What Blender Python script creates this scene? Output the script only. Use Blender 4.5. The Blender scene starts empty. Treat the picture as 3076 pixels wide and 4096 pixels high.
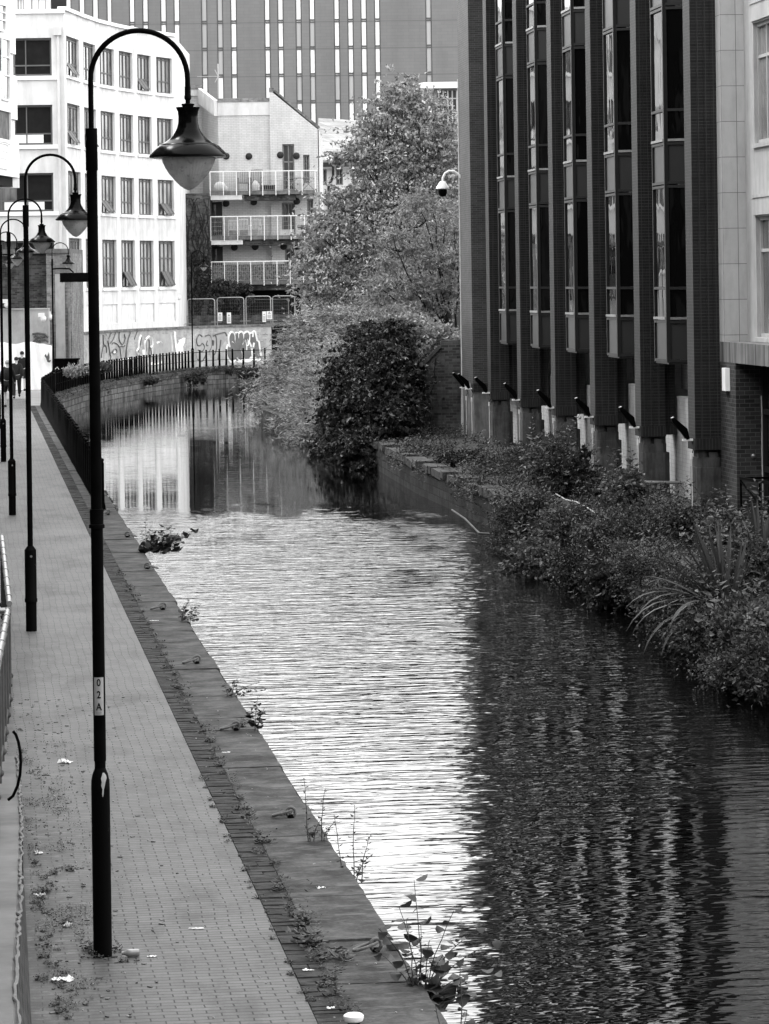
import bpy, bmesh, math, random
import numpy as np
from mathutils import Vector, Matrix, noise as mnoise
random.seed(7)
S = bpy.context.scene
COL = S.collection
PI = math.pi
# ------------------------------------------------------------------ camera model
F = 3300.0; H = 4.6; ROLL = math.radians(0.8)
CR, SR = math.cos(ROLL), math.sin(ROLL)
def ray(px, py):
    u = px-384.5; v = py-280.5
    return (u*CR-v*SR)/F, (u*SR+v*CR)/F
def G(px, py, z=0.0):                     # where the sight line meets height z
    a, b = ray(px, py); Y = (H-z)/b
    return Vector((a*Y, Y, z))
def D(px, py, Y):                         # the point on the sight line at depth Y
    a, b = ray(px, py)
    return Vector((a*Y, Y, H-b*Y))
O = Vector((0, 23.08, 0)); CA = math.radians(7.106)      # canal frame: x across, y along
cd = Vector((-math.sin(CA), math.cos(CA), 0)); cn = Vector((math.cos(CA), math.sin(CA), 0))
def T(s, t, z=0.0):
    return O + cd*s + cn*t + Vector((0, 0, z))
def toST(p):
    q = Vector((p[0], p[1], 0))-O
    return q.dot(cd), q.dot(cn)
# ------------------------------------------------------------------ scene graph helpers
def link(o, parent=None):
    COL.objects.link(o)
    if parent is not None: o.parent = parent
    return o
def tag(o, label=None, cat=None, group=None, kind=None):
    if label: o['label'] = label
    if cat: o['category'] = cat
    if group: o['group'] = group
    if kind: o['kind'] = kind
    return o
def empty(name, loc=(0, 0, 0), rz=0.0, label=None, cat=None, group=None):
    o = bpy.data.objects.new(name, None); o.location = loc; o.rotation_euler = (0, 0, rz)
    o.empty_display_size = .2
    link(o); return tag(o, label, cat, group)
def children(o): return [c for c in list(COL.objects) if c.parent == o]
def copy_tree(o, parent=None):
    c = o.copy(); COL.objects.link(c); c.parent = parent
    for ch in children(o): copy_tree(ch, c)
    return c
# ------------------------------------------------------------------ mesh builder
class MB:
    def __init__(s): s.v = []; s.f = []
    def add(s, vs, fs):
        n = len(s.v); s.v += [tuple(v) for v in vs]; s.f += [tuple(i+n for i in f) for f in fs]; return s
    def box(s, x0, x1, y0, y1, z0, z1, M=None):
        vs = [Vector(p) for p in ((x0,y0,z0),(x1,y0,z0),(x1,y1,z0),(x0,y1,z0),(x0,y0,z1),(x1,y0,z1),(x1,y1,z1),(x0,y1,z1))]
        if M is not None: vs = [M @ v for v in vs]
        return s.add(vs, [(3,2,1,0),(4,5,6,7),(0,1,5,4),(1,2,6,5),(2,3,7,6),(3,0,4,7)])
    def cbox(s, c, size, M=None):
        m = Matrix.Translation(Vector(c)) @ (M if M is not None else Matrix())
        x, y, z = (k/2 for k in size)
        return s.box(-x, x, -y, y, -z, z, m)
    def bar(s, p, q, w, h=None, up=(0, 0, 1)):
        h = w if h is None else h
        p = Vector(p); q = Vector(q); d = (q-p)
        if d.length < 1e-6: return s
        d.normalize(); u = Vector(up)
        if abs(d.dot(u)) > .98: u = Vector((1, 0, 0))
        r = d.cross(u).normalized(); u = r.cross(d)
        vs = [e + r*(a*w/2) + u*(b*h/2) for e in (p, q) for a, b in ((-1,-1),(1,-1),(1,1),(-1,1))]
        return s.add(vs, [(3,2,1,0),(4,5,6,7),(0,1,5,4),(1,2,6,5),(2,3,7,6),(3,0,4,7)])
    def tube(s, pts, r, n=8, cap=True):
        pts = [Vector(p) for p in pts]; m = len(pts)
        rs = r if isinstance(r, (list, tuple)) else [r]*m
        t0 = (pts[1]-pts[0]).normalized()
        ref = Vector((0, 0, 1)) if abs(t0.z) < .9 else Vector((1, 0, 0))
        nrm = t0.cross(ref).normalized()
        base = len(s.v); vs = []
        for i, p in enumerate(pts):
            t = (pts[min(i+1, m-1)]-pts[max(i-1, 0)])
            t = t.normalized() if t.length > 1e-9 else t0
            nrm = (nrm - t*nrm.dot(t))
            nrm = nrm.normalized() if nrm.length > 1e-6 else t.orthogonal().normalized()
            bn = t.cross(nrm)
            for k in range(n):
                a = 2*PI*k/n
                vs.append(p + nrm*(math.cos(a)*rs[i]) + bn*(math.sin(a)*rs[i]))
        fs = [(i*n+k, i*n+(k+1) % n, (i+1)*n+(k+1) % n, (i+1)*n+k) for i in range(m-1) for k in range(n)]
        if cap: fs += [tuple(range(n))[::-1], tuple((m-1)*n+k for k in range(n))]
        return s.add(vs, fs)
    def lathe(s, prof, n=24, c=(0, 0, 0), capb=True, capt=True):
        c = Vector(c); vs = [c+Vector((r*math.cos(2*PI*k/n), r*math.sin(2*PI*k/n), z)) for r, z in prof for k in range(n)]
        m = len(prof)
        fs = [(i*n+k, i*n+(k+1) % n, (i+1)*n+(k+1) % n, (i+1)*n+k) for i in range(m-1) for k in range(n)]
        if capb: fs.append(tuple(range(n))[::-1])
        if capt: fs.append(tuple((m-1)*n+k for k in range(n)))
        return s.add(vs, fs)
    def prism(s, poly, z0, z1):
        n = len(poly); vs = [(p[0], p[1], z0) for p in poly]+[(p[0], p[1], z1) for p in poly]
        return s.add(vs, [tuple(range(n))[::-1], tuple(range(n, 2*n))]+[(i, (i+1) % n, n+(i+1) % n, n+i) for i in range(n)])
    def extr(s, poly, d):                    # 3-D polygon pushed along d
        n = len(poly); d = Vector(d); vs = [Vector(p) for p in poly]; vs += [v+d for v in vs]
        return s.add(vs, [tuple(range(n)), tuple(range(n, 2*n))[::-1]]+[(i, n+i, n+(i+1) % n, (i+1) % n) for i in range(n)])
    def quad(s, *p): return s.add(p, [tuple(range(len(p)))])
    def ball(s, c, r, n=8):
        rr = r if isinstance(r, (tuple, list)) else (r, r, r)
        c = Vector(c); vs = []; m = max(4, n//2+1)
        for i in range(1, m):
            a = PI*i/m
            for k in range(n):
                b = 2*PI*k/n
                vs.append(c+Vector((rr[0]*math.sin(a)*math.cos(b), rr[1]*math.sin(a)*math.sin(b), -rr[2]*math.cos(a))))
        k0 = len(vs); vs += [c-Vector((0, 0, rr[2])), c+Vector((0, 0, rr[2]))]
        fs = [(i*n+k, i*n+(k+1) % n, (i+1)*n+(k+1) % n, (i+1)*n+k) for i in range(m-2) for k in range(n)]
        fs += [(k0, (k+1) % n, k) for k in range(n)]+[(k0+1, (m-2)*n+k, (m-2)*n+(k+1) % n) for k in range(n)]
        return s.add(vs, fs)
    def build(s, name, mat, parent=None, smooth=False, loc=None, rz=0.0, fix=True, ang=35):
        me = bpy.data.meshes.new(name); me.from_pydata(s.v, [], s.f)
        if fix:
            bm = bmesh.new(); bm.from_mesh(me)
            big = [f for f in bm.faces if len(f.verts) > 4]
            if big: bmesh.ops.triangulate(bm, faces=big)
            bmesh.ops.recalc_face_normals(bm, faces=bm.faces); bm.to_mesh(me); bm.free()
        if smooth:
            me.polygons.foreach_set('use_smooth', [True]*len(me.polygons))
            me.set_sharp_from_angle(angle=math.radians(ang))
        me.materials.append(mat)
        o = bpy.data.objects.new(name, me)
        if loc is not None: o.location = loc
        o.rotation_euler = (0, 0, rz)
        return link(o, parent)
# ------------------------------------------------------------------ materials (all in greys: the photograph is black and white)
def g(v, a=1): return (v, v, v, a)
class NT:
    def __init__(s, name, rough=.6, col=.5, spec=.5, metal=0):
        s.m = bpy.data.materials.new(name); s.m.use_nodes = True
        s.t = s.m.node_tree; s.n = s.t.nodes; s.b = s.n['Principled BSDF']
        s.out = s.n['Material Output']
        s.b.inputs['Base Color'].default_value = g(col); s.b.inputs['Roughness'].default_value = rough
        s.b.inputs['Specular IOR Level'].default_value = spec; s.b.inputs['Metallic'].default_value = metal
    def N(s, typ, **kw):
        x = s.n.new(typ)
        for k, v in kw.items():
            if hasattr(x, k): setattr(x, k, v)
            else: x.inputs[k.replace('_', ' ')].default_value = v
        return x
    def L(s, a, b): s.t.links.new(a, b)
    def obj(s): return s.N('ShaderNodeTexCoord').outputs['Object']
    def mapv(s, v, scale=(1, 1, 1), rot=(0, 0, 0), loc=(0, 0, 0)):
        m = s.N('ShaderNodeMapping'); m.inputs['Scale'].default_value = scale; m.inputs['Rotation'].default_value = rot
        m.inputs['Location'].default_value = loc; s.L(v, m.inputs['Vector']); return m.outputs[0]
    def noise(s, v, scale, detail=4, rough=.6, dist=0):
        x = s.N('ShaderNodeTexNoise'); x.inputs['Scale'].default_value = scale; x.inputs['Detail'].default_value = detail
        x.inputs['Roughness'].default_value = rough; x.inputs['Distortion'].default_value = dist
        s.L(v, x.inputs['Vector']); return x.outputs['Fac']
    def ramp(s, fac, pts):
        r = s.N('ShaderNodeValToRGB'); e = r.color_ramp.elements
        while len(e) < len(pts): e.new(.5)
        for k, (p, c) in enumerate(pts): e[k].position = p; e[k].color = g(c)
        s.L(fac, r.inputs[0]); return r.outputs[0]
    def math(s, op, a, b=None, c=None):
        x = s.N('ShaderNodeMath', operation=op)
        for i, q in enumerate((a, b, c)):
            if q is None: continue
            if isinstance(q, (int, float)): x.inputs[i].default_value = q
            else: s.L(q, x.inputs[i])
        return x.outputs[0]
    def maprange(s, v, a, b, c, d, smooth=False):
        x = s.N('ShaderNodeMapRange'); s.L(v, x.inputs[0])
        if smooth: x.interpolation_type = 'SMOOTHSTEP'
        for i, q in enumerate((a, b, c, d)): x.inputs[i+1].default_value = q
        return x.outputs[0]
    def mul(s, a, b):
        m = s.N('ShaderNodeMix', data_type='RGBA', blend_type='MULTIPLY'); m.inputs[0].default_value = 1
        for q, i in ((a, 6), (b, 7)):
            if isinstance(q, (int, float)): m.inputs[i].default_value = g(q)
            else: s.L(q, m.inputs[i])
        return m.outputs[2]
    def mix(s, f, a, b):
        m = s.N('ShaderNodeMix', data_type='RGBA')
        for q, i in ((f, 0), (a, 6), (b, 7)):
            if isinstance(q, (int, float)): m.inputs[i].default_value = q if i == 0 else g(q)
            else: s.L(q, m.inputs[i])
        return m.outputs[2]
    def col(s, c): s.L(c, s.b.inputs['Base Color'])
    def bump(s, h, strength=.5, dist=.01):
        b = s.N('ShaderNodeBump'); b.inputs['Strength'].default_value = strength; b.inputs['Distance'].default_value = dist
        s.L(h, b.inputs['Height']); s.L(b.outputs[0], s.b.inputs['Normal']); return b
    def brickvec(s, mode='wall', dx=0):
        v = s.obj(); sp = s.N('ShaderNodeSeparateXYZ'); s.L(v, sp.inputs[0])
        c = s.N('ShaderNodeCombineXYZ')
        if mode == 'wall':
            s.L(s.math('ADD', s.math('ADD', sp.outputs[0], sp.outputs[1]), dx), c.inputs[0]); s.L(sp.outputs[2], c.inputs[1])
        else:
            s.L(sp.outputs[0], c.inputs[0]); s.L(sp.outputs[1], c.inputs[1])
        return c.outputs[0], v
    def brick(s, vec, w, h, mort, c1, c2, cm, off=.5, msm=.1, bias=0):
        b = s.N('ShaderNodeTexBrick'); s.L(vec, b.inputs['Vector'])
        b.inputs['Color1'].default_value = g(c1); b.inputs['Color2'].default_value = g(c2); b.inputs['Mortar'].default_value = g(cm)
        b.inputs['Scale'].default_value = 1; b.inputs['Mortar Size'].default_value = mort; b.inputs['Mortar Smooth'].default_value = msm
        b.inputs['Brick Width'].default_value = w; b.inputs['Row Height'].default_value = h; b.offset = off
        b.inputs['Bias'].default_value = bias
        return b
def plain(name, col, rough=.6, var=.25, scale=3, spec=.15, metal=0, bump=0, bs=40, bd=.003, stain=None):
    t = NT(name, rough, col, spec, metal); v = t.obj()
    n = t.noise(v, scale, 6, .65)
    c = t.ramp(n, [(.3, col*(1-var)), (.7, col*(1+var))])
    if stain:                                  # runs and dirt with their own shape
        w = t.noise(t.mapv(v, (stain[0], stain[0], stain[1])), 1, 5, .7)
        c = t.mul(c, t.ramp(w, [(.42, 1), (.62, stain[2])]))
    t.col(c)
    if bump: t.bump(t.noise(v, bs, 4), bump, bd)
    return t.m
def brickmat(name, c1, c2, cm, w=.225, h=.075, mort=.006, rough=.85, mode='wall', var=.25, bump=.6, bd=.006, off=.5, sc=1.5, wob=0, stain=None, bias=0, spec=.15):
    t = NT(name, rough, c1, spec)
    vec, v = t.brickvec(mode)
    if wob:
        nz = t.N('ShaderNodeTexNoise'); nz.inputs['Scale'].default_value = 6; t.L(v, nz.inputs['Vector'])
        vm = t.N('ShaderNodeVectorMath', operation='SCALE'); t.L(nz.outputs['Color'], vm.inputs[0]); vm.inputs['Scale'].default_value = wob
        va = t.N('ShaderNodeVectorMath', operation='ADD'); t.L(vec, va.inputs[0]); t.L(vm.outputs[0], va.inputs[1]); vec = va.outputs[0]
    b = t.brick(vec, w, h, mort, c1, c2, cm, off, .2, bias)
    n = t.noise(v, sc, 6, .7)
    c = t.mul(b.outputs['Color'], t.ramp(n, [(.25, 1-var), (.75, 1+var)]))
    if stain:
        w2 = t.noise(t.mapv(v, (stain[0], stain[0], stain[1])), 1, 5, .7)
        c = t.mul(c, t.ramp(w2, [(.45, 1), (.65, stain[2])]))
    t.col(c)
    hh = t.math('SUBTRACT', 1.0, b.outputs['Fac'])
    hh = t.math('ADD', hh, t.math('MULTIPLY', t.noise(v, 60, 3), .5))
    t.bump(hh, bump, bd)
    return t.m
M = {}
M['black'] = plain('black_paint', .002, .5, .5, 6, .02, bump=.25, bs=30, bd=.002)
M['black_dull'] = plain('worn_black_paint', .002, .6, .6, 4, .018, bump=.3, bs=20, bd=.003)
def worn_black():
    t = NT('chipped_black_paint', .5, .003, .02); v = t.obj()
    n = t.noise(t.mapv(v, (1, 1, .5)), 13, 6, .65)
    t.col(t.ramp(n, [(.69, .0025), (.70, .10), (.82, .3)])); t.bump(n, .3, .003)
    return t.m
M['chipped'] = worn_black()
M['shade_metal'] = plain('lantern_enamel', .002, .17, .6, 9, .06, bump=.15, bs=12, bd=.004)
M['galv'] = plain('galvanised_steel', .30, .42, .25, 14, .5, .85, bump=.2, bs=60, bd=.001)
M['railbar'] = plain('grey_railing_paint', .045, .55, .35, 9)
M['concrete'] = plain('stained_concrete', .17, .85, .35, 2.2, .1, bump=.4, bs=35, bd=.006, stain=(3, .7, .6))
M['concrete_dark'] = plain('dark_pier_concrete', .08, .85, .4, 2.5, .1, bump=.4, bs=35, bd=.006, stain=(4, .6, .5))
M['white_render'] = plain('white_painted_render', .74, .7, .1, .8, .1, stain=(1.6, .35, .74))
M['white_side'] = plain('white_painted_brick', .62, .75, .08, 1, .3, stain=(1.2, .3, .82))
M['white_trim'] = plain('white_trim', .80, .6, .06, 3)
M['cream_tile'] = brickmat('pale_square_tiles', .42, .46, .14, .3, .69, .006, .55, 'wall', .1, .4, .004, 0, 1.2, stain=(3, .8, .85))
M['cream'] = plain('pale_stone_paint', .42, .6, .1, 2, .2, bump=.15, bs=30, stain=(3, .5, .78))
M['streaked'] = plain('streaked_concrete_slab', .19, .75, .2, 1.5, .1, bump=.3, stain=(7, .25, .35))
M['brick_red'] = brickmat('dark_brown_brick', .045, .065, .12, .215, .0635, .005, .55, 'wall', .3, .6, .008, .5, 1.1)
M['brick_stack'] = brickmat('stack_bonded_brick', .011, .018, .05, .128, .0635, .005, .5, 'wall', .3, .6, .008, 0, 1.1)
M['brick_flemish'] = brickmat('mixed_flemish_brick', .02, .05, .085, .2, .08, .006, .85, 'wall', .3, .6, .008, .5, 1.3)
M['brick_white'] = brickmat('white_painted_brickwork', .46, .42, .3, .23, .085, .004, .8, 'wall', .15, .8, .012, .5, 1.3, .01, (2.5, .6, .7))
M['brick_cream'] = brickmat('cream_facing_brick', .58, .53, .38, .3, .1, .01, .85, 'wall', .12, .3, .004, .5, .5, stain=(1.2, .3, .85))
M['brick_glazed'] = brickmat('white_glazed_block', .80, .78, .50, .6, .26, .006, .4, 'wall', .05, .3, .004, .5, .8)
M['brick_old'] = brickmat('old_sooty_brick', .03, .1, .09, .23, .085, .01, .9, 'wall', .6, .6, .01, .5, .9, .02, (2, .5, .5))
M['brick_old_light'] = brickmat('patched_old_brick', .14, .26, .22, .23, .085, .01, .9, 'wall', .5, .6, .01, .5, .8, .02, (2, .5, .6))
M['brick_graffiti'] = brickmat('weathered_towpath_wall', .33, .45, .42, .23, .085, .01, .9, 'wall', .35, .6, .01, .5, .8, .02, (1.2, .6, .65))
M['render_grey'] = plain('grey_render', .42, .85, .12, .8, .3, stain=(1.2, .6, .75))
M['tower'] = brickmat('grey_tower_cladding', .165, .172, .15, 1.2, .35, .02, .7, 'wall', .06, .1, .01, .5, .05)
M['tower_frame'] = plain('tower_window_frame', .10, .5, .1, 1)
def glassmat(name, col, rough=.04, wob=.35, spec=.9, ior=1.6):
    t = NT(name, rough, col, spec); t.b.inputs['IOR'].default_value = ior
    v = t.obj(); n = t.noise(t.mapv(v, (1.3, 1.3, .35)), 1.6, 2, .5)
    t.bump(n, wob, .06); return t.m
M['glass'] = glassmat('wavy_dark_glass', .004, .03, .35, .5)
M['glass_side'] = glassmat('side_pane_glass', .004, .02, .12, .45, 1.4)
M['glass_front'] = glassmat('front_pane_glass', .003, .03, .22, .2, 1.35)
M['glass_upper'] = plain('tinted_upper_glass', .008, .35, .3, 1, .02)
M['glass_tall'] = glassmat('window_glass', .05, .05, .25)
M['panel'] = plain('bronze_spandrel_panel', .028, .35, .12, 2, .3, .1)
M['bronze'] = plain('bronze_window_frame', .018, .45, .15, 3, .3, .2)
def pane_tone(name, c, rough=.35, spec=.6):
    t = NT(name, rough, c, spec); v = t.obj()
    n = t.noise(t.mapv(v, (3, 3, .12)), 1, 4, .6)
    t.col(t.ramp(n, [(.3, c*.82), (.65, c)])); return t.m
M['pane_white'] = pane_tone('pale_blind_behind_glass', .86)  # sky reflection in tower panes painted as pale colour; also used for blinds
M['pane_grey'] = pane_tone('grey_blind_behind_glass', .38)
def mottled_pane(name='window_panes_with_curtains', k=1.0):
    t = NT(name, .12, .1, .7); v = t.obj()
    n = t.noise(t.mapv(v, (.9, .9, .25)), 1.1, 5, .6, 1)
    w = t.noise(t.mapv(v, (7, 7, .2)), 1, 2)
    t.col(t.mul(t.ramp(n, [(.32, .06*k), (.5, .26*k), (.7, .5*k)]), t.ramp(w, [(.35, .55), (.6, 1)]))); return t.m
M['curtain'] = mottled_pane()
M['curtain_dark'] = mottled_pane('dim_office_panes', .42)  # partial reflections painted into the pane colour as mottling
M['brick_stack_dark'] = brickmat('sooty_soldier_bricks', .016, .025, .05, .064, .3, .005, .85, 'wall', .3, .6, .008, 0, 1.1)
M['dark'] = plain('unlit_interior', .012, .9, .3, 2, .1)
M['rust'] = plain('rusty_iron', .10, .6, .5, 30, .4, bump=.4, bs=60)
M['ink'] = plain('dark_spray_paint', .10, .6, .3, 3)
M['chalk'] = plain('pale_spray_paint', .8, .6, .12, 4)
M['midspray'] = plain('grey_spray_paint', .33, .6, .2, 2)
M['darkspray'] = plain('charcoal_spray_fill', .13, .6, .25, 2)
M['white'] = plain('white_plastic', .8, .45, .05, 4)
M['paper'] = plain('crumpled_paper', .6, .8, .12, 30, bump=.5, bs=60)
M['slate'] = brickmat('slate_roof', .17, .28, .12, .4, .3, .012, .7, 'wall', .3, .3, .01, .5, .7)
M['sheet'] = plain('white_plastic_sheet', .88, .45, .05, 1.5, bump=.5, bs=3, bd=.06)
M['timber'] = plain('grey_timber', .2, .8, .3, 5)
# pavers
def pavers():
    t = NT('clay_pavers', .5, .2, .24); vec, v = t.brickvec('floor')
    nz = t.N('ShaderNodeTexNoise'); nz.inputs['Scale'].default_value = .9; nz.inputs['Detail'].default_value = 3; t.L(v, nz.inputs['Vector'])
    vm = t.N('ShaderNodeVectorMath', operation='SCALE'); t.L(nz.outputs['Color'], vm.inputs[0]); vm.inputs['Scale'].default_value = .10
    va = t.N('ShaderNodeVectorMath', operation='ADD'); t.L(vec, va.inputs[0]); t.L(vm.outputs[0], va.inputs[1])
    b = t.brick(va.outputs[0], .187, .087, .0058, .086, .112, .012, .5, .25)
    big = t.noise(v, .5, 5, .6); fine = t.noise(v, 70, 3)
    c = t.mul(b.outputs['Color'], t.ramp(big, [(.3, .72), (.7, 1.2)]))
    c = t.mul(c, t.ramp(t.noise(t.mapv(v, (1.2, .35, 1)), 1.7, 5, .7), [(.38, .7), (.5, 1), (.62, 1.12)]))
    c = t.mul(c, t.ramp(fine, [(.3, .85), (.7, 1.12)]))
    sp = t.N('ShaderNodeSeparateXYZ'); t.L(v, sp.inputs[0])
    # moss and dirt gathered along the wall on the left and round the near lamp foot
    edge = t.maprange(sp.outputs[0], -2.55, -1.5, 1, 0, True)
    near = t.maprange(sp.outputs[1], 2.5, 11, 1, .0, True)
    mos = t.math('MULTIPLY', t.math('MULTIPLY', edge, near), t.ramp(t.noise(v, 7, 6, .75), [(.36, 0), (.52, 1)]))
    c = t.mix(t.math('MULTIPLY', mos, .85), c, .022)
    # joints filled with moss in scattered dots
    dots = t.ramp(t.noise(v, 7, 3, .6), [(.62, 0), (.68, 1)])
    dots = t.math('MULTIPLY', dots, t.ramp(t.noise(v, 38, 2), [(.55, 0), (.6, 1)]))
    c = t.mix(t.math('MULTIPLY', dots, .8), c, .035)
    t.col(c)
    hh = t.math('SUBTRACT', 1.0, b.outputs['Fac']); hh = t.math('ADD', hh, t.math('MULTIPLY', fine, .35))
    hh = t.math('ADD', hh, t.math('MULTIPLY', t.noise(v, 5, 2), .6))
    t.bump(hh, .5, .004)
    t.L(t.ramp(big, [(.3, .55), (.7, .7)]), t.b.inputs['Roughness'])
    return t.m
M['pavers'] = pavers()
def stone(name, c, rough=.75, sc=2.2, lich=True):
    t = NT(name, rough, c, .05); v = t.obj()
    a = t.noise(v, sc, 8, .7); b2 = t.noise(v, 28, 4); cc = t.ramp(a, [(.36, c*.5), (.5, c), (.64, c*1.7)])
    cc = t.mul(cc, t.ramp(b2, [(.3, .8), (.7, 1.15)]))
    if lich:
        w = t.noise(t.mapv(v, (1.6, 4.5, 2)), 1.7, 6, .7)
        cc = t.mix(t.ramp(w, [(.53, 0), (.62, .6)]), cc, c*2.2)
        k = t.noise(v, 6, 3); cc = t.mix(t.ramp(k, [(.7, 0), (.74, .7)]), cc, .03)
    t.col(cc); t.bump(t.math('ADD', a, t.math('MULTIPLY', b2, .3)), .6, .02); return t.m
M['coping'] = stone('worn_gritstone_coping', .058)
M['sett'] = stone('stone_setts', .033, .7, 5)
M['joint'] = plain('mossy_joint_soil', .032, .95, .5, 12, bump=.8, bs=30, bd=.02)
M['canal_stone'] = brickmat('mossy_canal_stonework', .015, .04, .009, .52, .2, .014, .85, 'wall', .6, .8, .03, .5, 1.2, .06, (2.5, .8, .5))
M['canal_stone_far'] = brickmat('weathered_far_canal_stonework', .07, .16, .03, .6, .26, .02, .85, 'wall', .6, .8, .03, .5, 1.2, .06, (2.5, .8, .5))
M['soil'] = plain('rubbly_soil', .035, .95, .5, 3, bump=.8, bs=14, bd=.04)
M['asphalt'] = plain('pale_path_gravel', .22, .8, .2, 1.2, bump=.3, bs=30)
M['street_brick'] = brickmat('street_building_brick', .035, .05, .07)
M['ground'] = plain('dark_ground', .05, .95, .3, .2)
M['cloth_dark'] = plain('dark_cloth', .016, .9, .3, 8)
M['skin'] = plain('skin', .38, .6, .05, 5)
M['hair_fair'] = plain('fair_hair', .25, .7, .2, 30)
M['hair_dark'] = plain('dark_hair', .02, .7, .2, 30)
M['bark'] = plain('bark', .02, .9, .4, 8, bump=.8, bs=18, bd=.02)
M['cable'] = plain('white_cable', .6, .6, .1, 4)
def leafmat(name, lo, hi, tr=.16, rough=.5):
    t = NT(name, rough, hi, .16)
    gi = t.N('ShaderNodeNewGeometry'); c = t.ramp(gi.outputs['Random Per Island'], [(0, lo), (.75, hi), (1, hi*1.35)])
    n = t.noise(t.obj(), .9, 3); c = t.mul(c, t.ramp(n, [(.35, .75), (.65, 1.15)]))
    t.col(c)
    tr_ = t.N('ShaderNodeBsdfTranslucent'); t.L(c, tr_.inputs[0])
    mx = t.N('ShaderNodeMixShader'); mx.inputs[0].default_value = tr; t.L(t.b.outputs[0], mx.inputs[1]); t.L(tr_.outputs[0], mx.inputs[2])
    t.L(mx.outputs[0], t.out.inputs[0]); return t.m
M['leaf_tree'] = leafmat('tree_leaves', .11, .30)
M['leaf_pale'] = leafmat('pale_leaves', .15, .30)
M['leaf_dark'] = leafmat('dark_glossy_leaves', .01, .035, .15, .4)
M['leaf_mid'] = leafmat('shrub_leaves', .02, .065)
M['leaf_feather'] = leafmat('feathery_foliage', .07, .27)
M['leaf_weed'] = leafmat('weed_leaves', .03, .11)
M['blade'] = leafmat('sword_leaves', .018, .08, .1, .4)
# water
def water():
    t = NT('canal_water', .006, .001, .5); t.b.inputs['IOR'].default_value = 1.35
    v = t.obj(); sp = t.N('ShaderNodeSeparateXYZ'); t.L(v, sp.inputs[0])
    edge = t.math('ADD', t.math('ADD', sp.outputs[1], t.math('MULTIPLY', sp.outputs[0], .35)), t.math('MULTIPLY', t.math('SUBTRACT', t.noise(t.mapv(v, (.5, .16, 1)), 1.3, 5, .65), .5), 22))
    mask = t.maprange(edge, 50, 58, 1, .04, True)
    big = t.noise(t.mapv(v, (.38, 1.7, 1)), 1.4, 2, .5, .2)
    mid = t.noise(t.mapv(v, (1.2, 4.4, 1)), 1.5, 2, .5, .25)
    sm = t.noise(t.mapv(v, (5, 11, 1)), 1.5, 1, .5)
    h = t.math('ADD', t.math('MULTIPLY', big, 1.6), t.math('ADD', t.math('MULTIPLY', mid, 1.5), t.math('MULTIPLY', sm, .12)))
    patch = t.ramp(t.noise(t.mapv(v, (.42, .16, 1)), 1.3, 4, .6), [(.36, .34), (.58, 1.15)])
    h = t.math('MULTIPLY', h, 1)
    b = t.bump(h, 1.0, .028)
    amp = t.maprange(sp.outputs[1], 6, 38, .38, 1.0)
    t.L(t.math('MULTIPLY', t.math('MULTIPLY', mask, amp), patch), b.inputs['Strength'])
    return t.m
M['water'] = water()
EXPO = 1.22
def structure(o): o['kind'] = 'structure'; return o
FR = dict(loc=tuple(O), rz=CA)
# ------------------------------------------------------------------ setting: ground, banks, water
MB().quad((-3000, -200, -3), (3000, -200, -3), (3000, 6000, -3), (-3000, 6000, -3)).build('ground', M['ground']) and None
structure(bpy.data.objects['ground'])
structure(MB().quad((-45, -25, -.8), (60, -25, -.8), (60, 175, -.8), (-45, 175, -.8)).build('water', M['water'], **FR))
LB = [T(-22, 0), T(104, 0)]+[Vector((x, y, 0)) for x, y in ((-13.1, 130), (-13.45, 137), (-13.3, 146), (-12.85, 154), (-11.7, 165), (-10.0, 174.0), (-8, 177.6), (-3, 180.5), (6, 183), (24, 185))]
def offs(pts, d):                      # offset a polyline to its left by d
    out = []
    for i, p in enumerate(pts):
        a = pts[max(i-1, 0)]; b = pts[min(i+1, len(pts)-1)]
        t = (b-a); t.z = 0; t.normalize(); out.append(p+Vector((-t.y, t.x, 0))*d)
    return out
def strip_poly(pts, extra): return [(p[0], p[1]) for p in pts]+extra
structure(MB().prism(strip_poly(offs(LB, .3), [(24, 240), (-80, 240), (-80, -2)]), -2.9, -.012).build('left_bank', M['asphalt']))
structure(MB().quad((-5.5, -22, 0), (-.8, -22, 0), (-.8, 112, 0), (-5.5, 112, 0)).build('towpath', M['pavers'], **FR))
structure(MB().quad((-.82, -22, -.006), (-.5, -22, -.006), (-.5, 104, -.006), (-.82, 104, -.006)).build('joint_soil', M['joint'], **FR))
# stone setts between the pavers and the coping
mb = MB(); rnd = random.Random(3); y = -8.0
while y < 104:
    w = rnd.uniform(.07, .13); x = -.8
    xs = [-.8, rnd.uniform(-.7, -.66), -.575] if rnd.random() < .2 else [-.8, -.575]
    for x0, x1 in zip(xs, xs[1:]):
        z = rnd.uniform(-.003, .008); tl = rnd.uniform(-.004, .004); j = rnd.uniform(-.006, .006)
        vs = [(x0+.001, y+.001+j, -.03), (x1-.001, y+.001, -.03), (x1-.001, y+w-.001, -.03), (x0+.001, y+w-.001+j, -.03),
              (x0+.006, y+.006+j, z), (x1-.006, y+.006, z+tl), (x1-.006, y+w-.006, z+tl), (x0+.006, y+w-.006+j, z)]
        mb.add(vs, [(4,5,6,7),(0,1,5,4),(1,2,6,5),(2,3,7,6),(3,0,4,7)])
    y += w+rnd.uniform(0, .004)
structure(mb.build('sett_strip', M['sett'], **FR))
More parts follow.
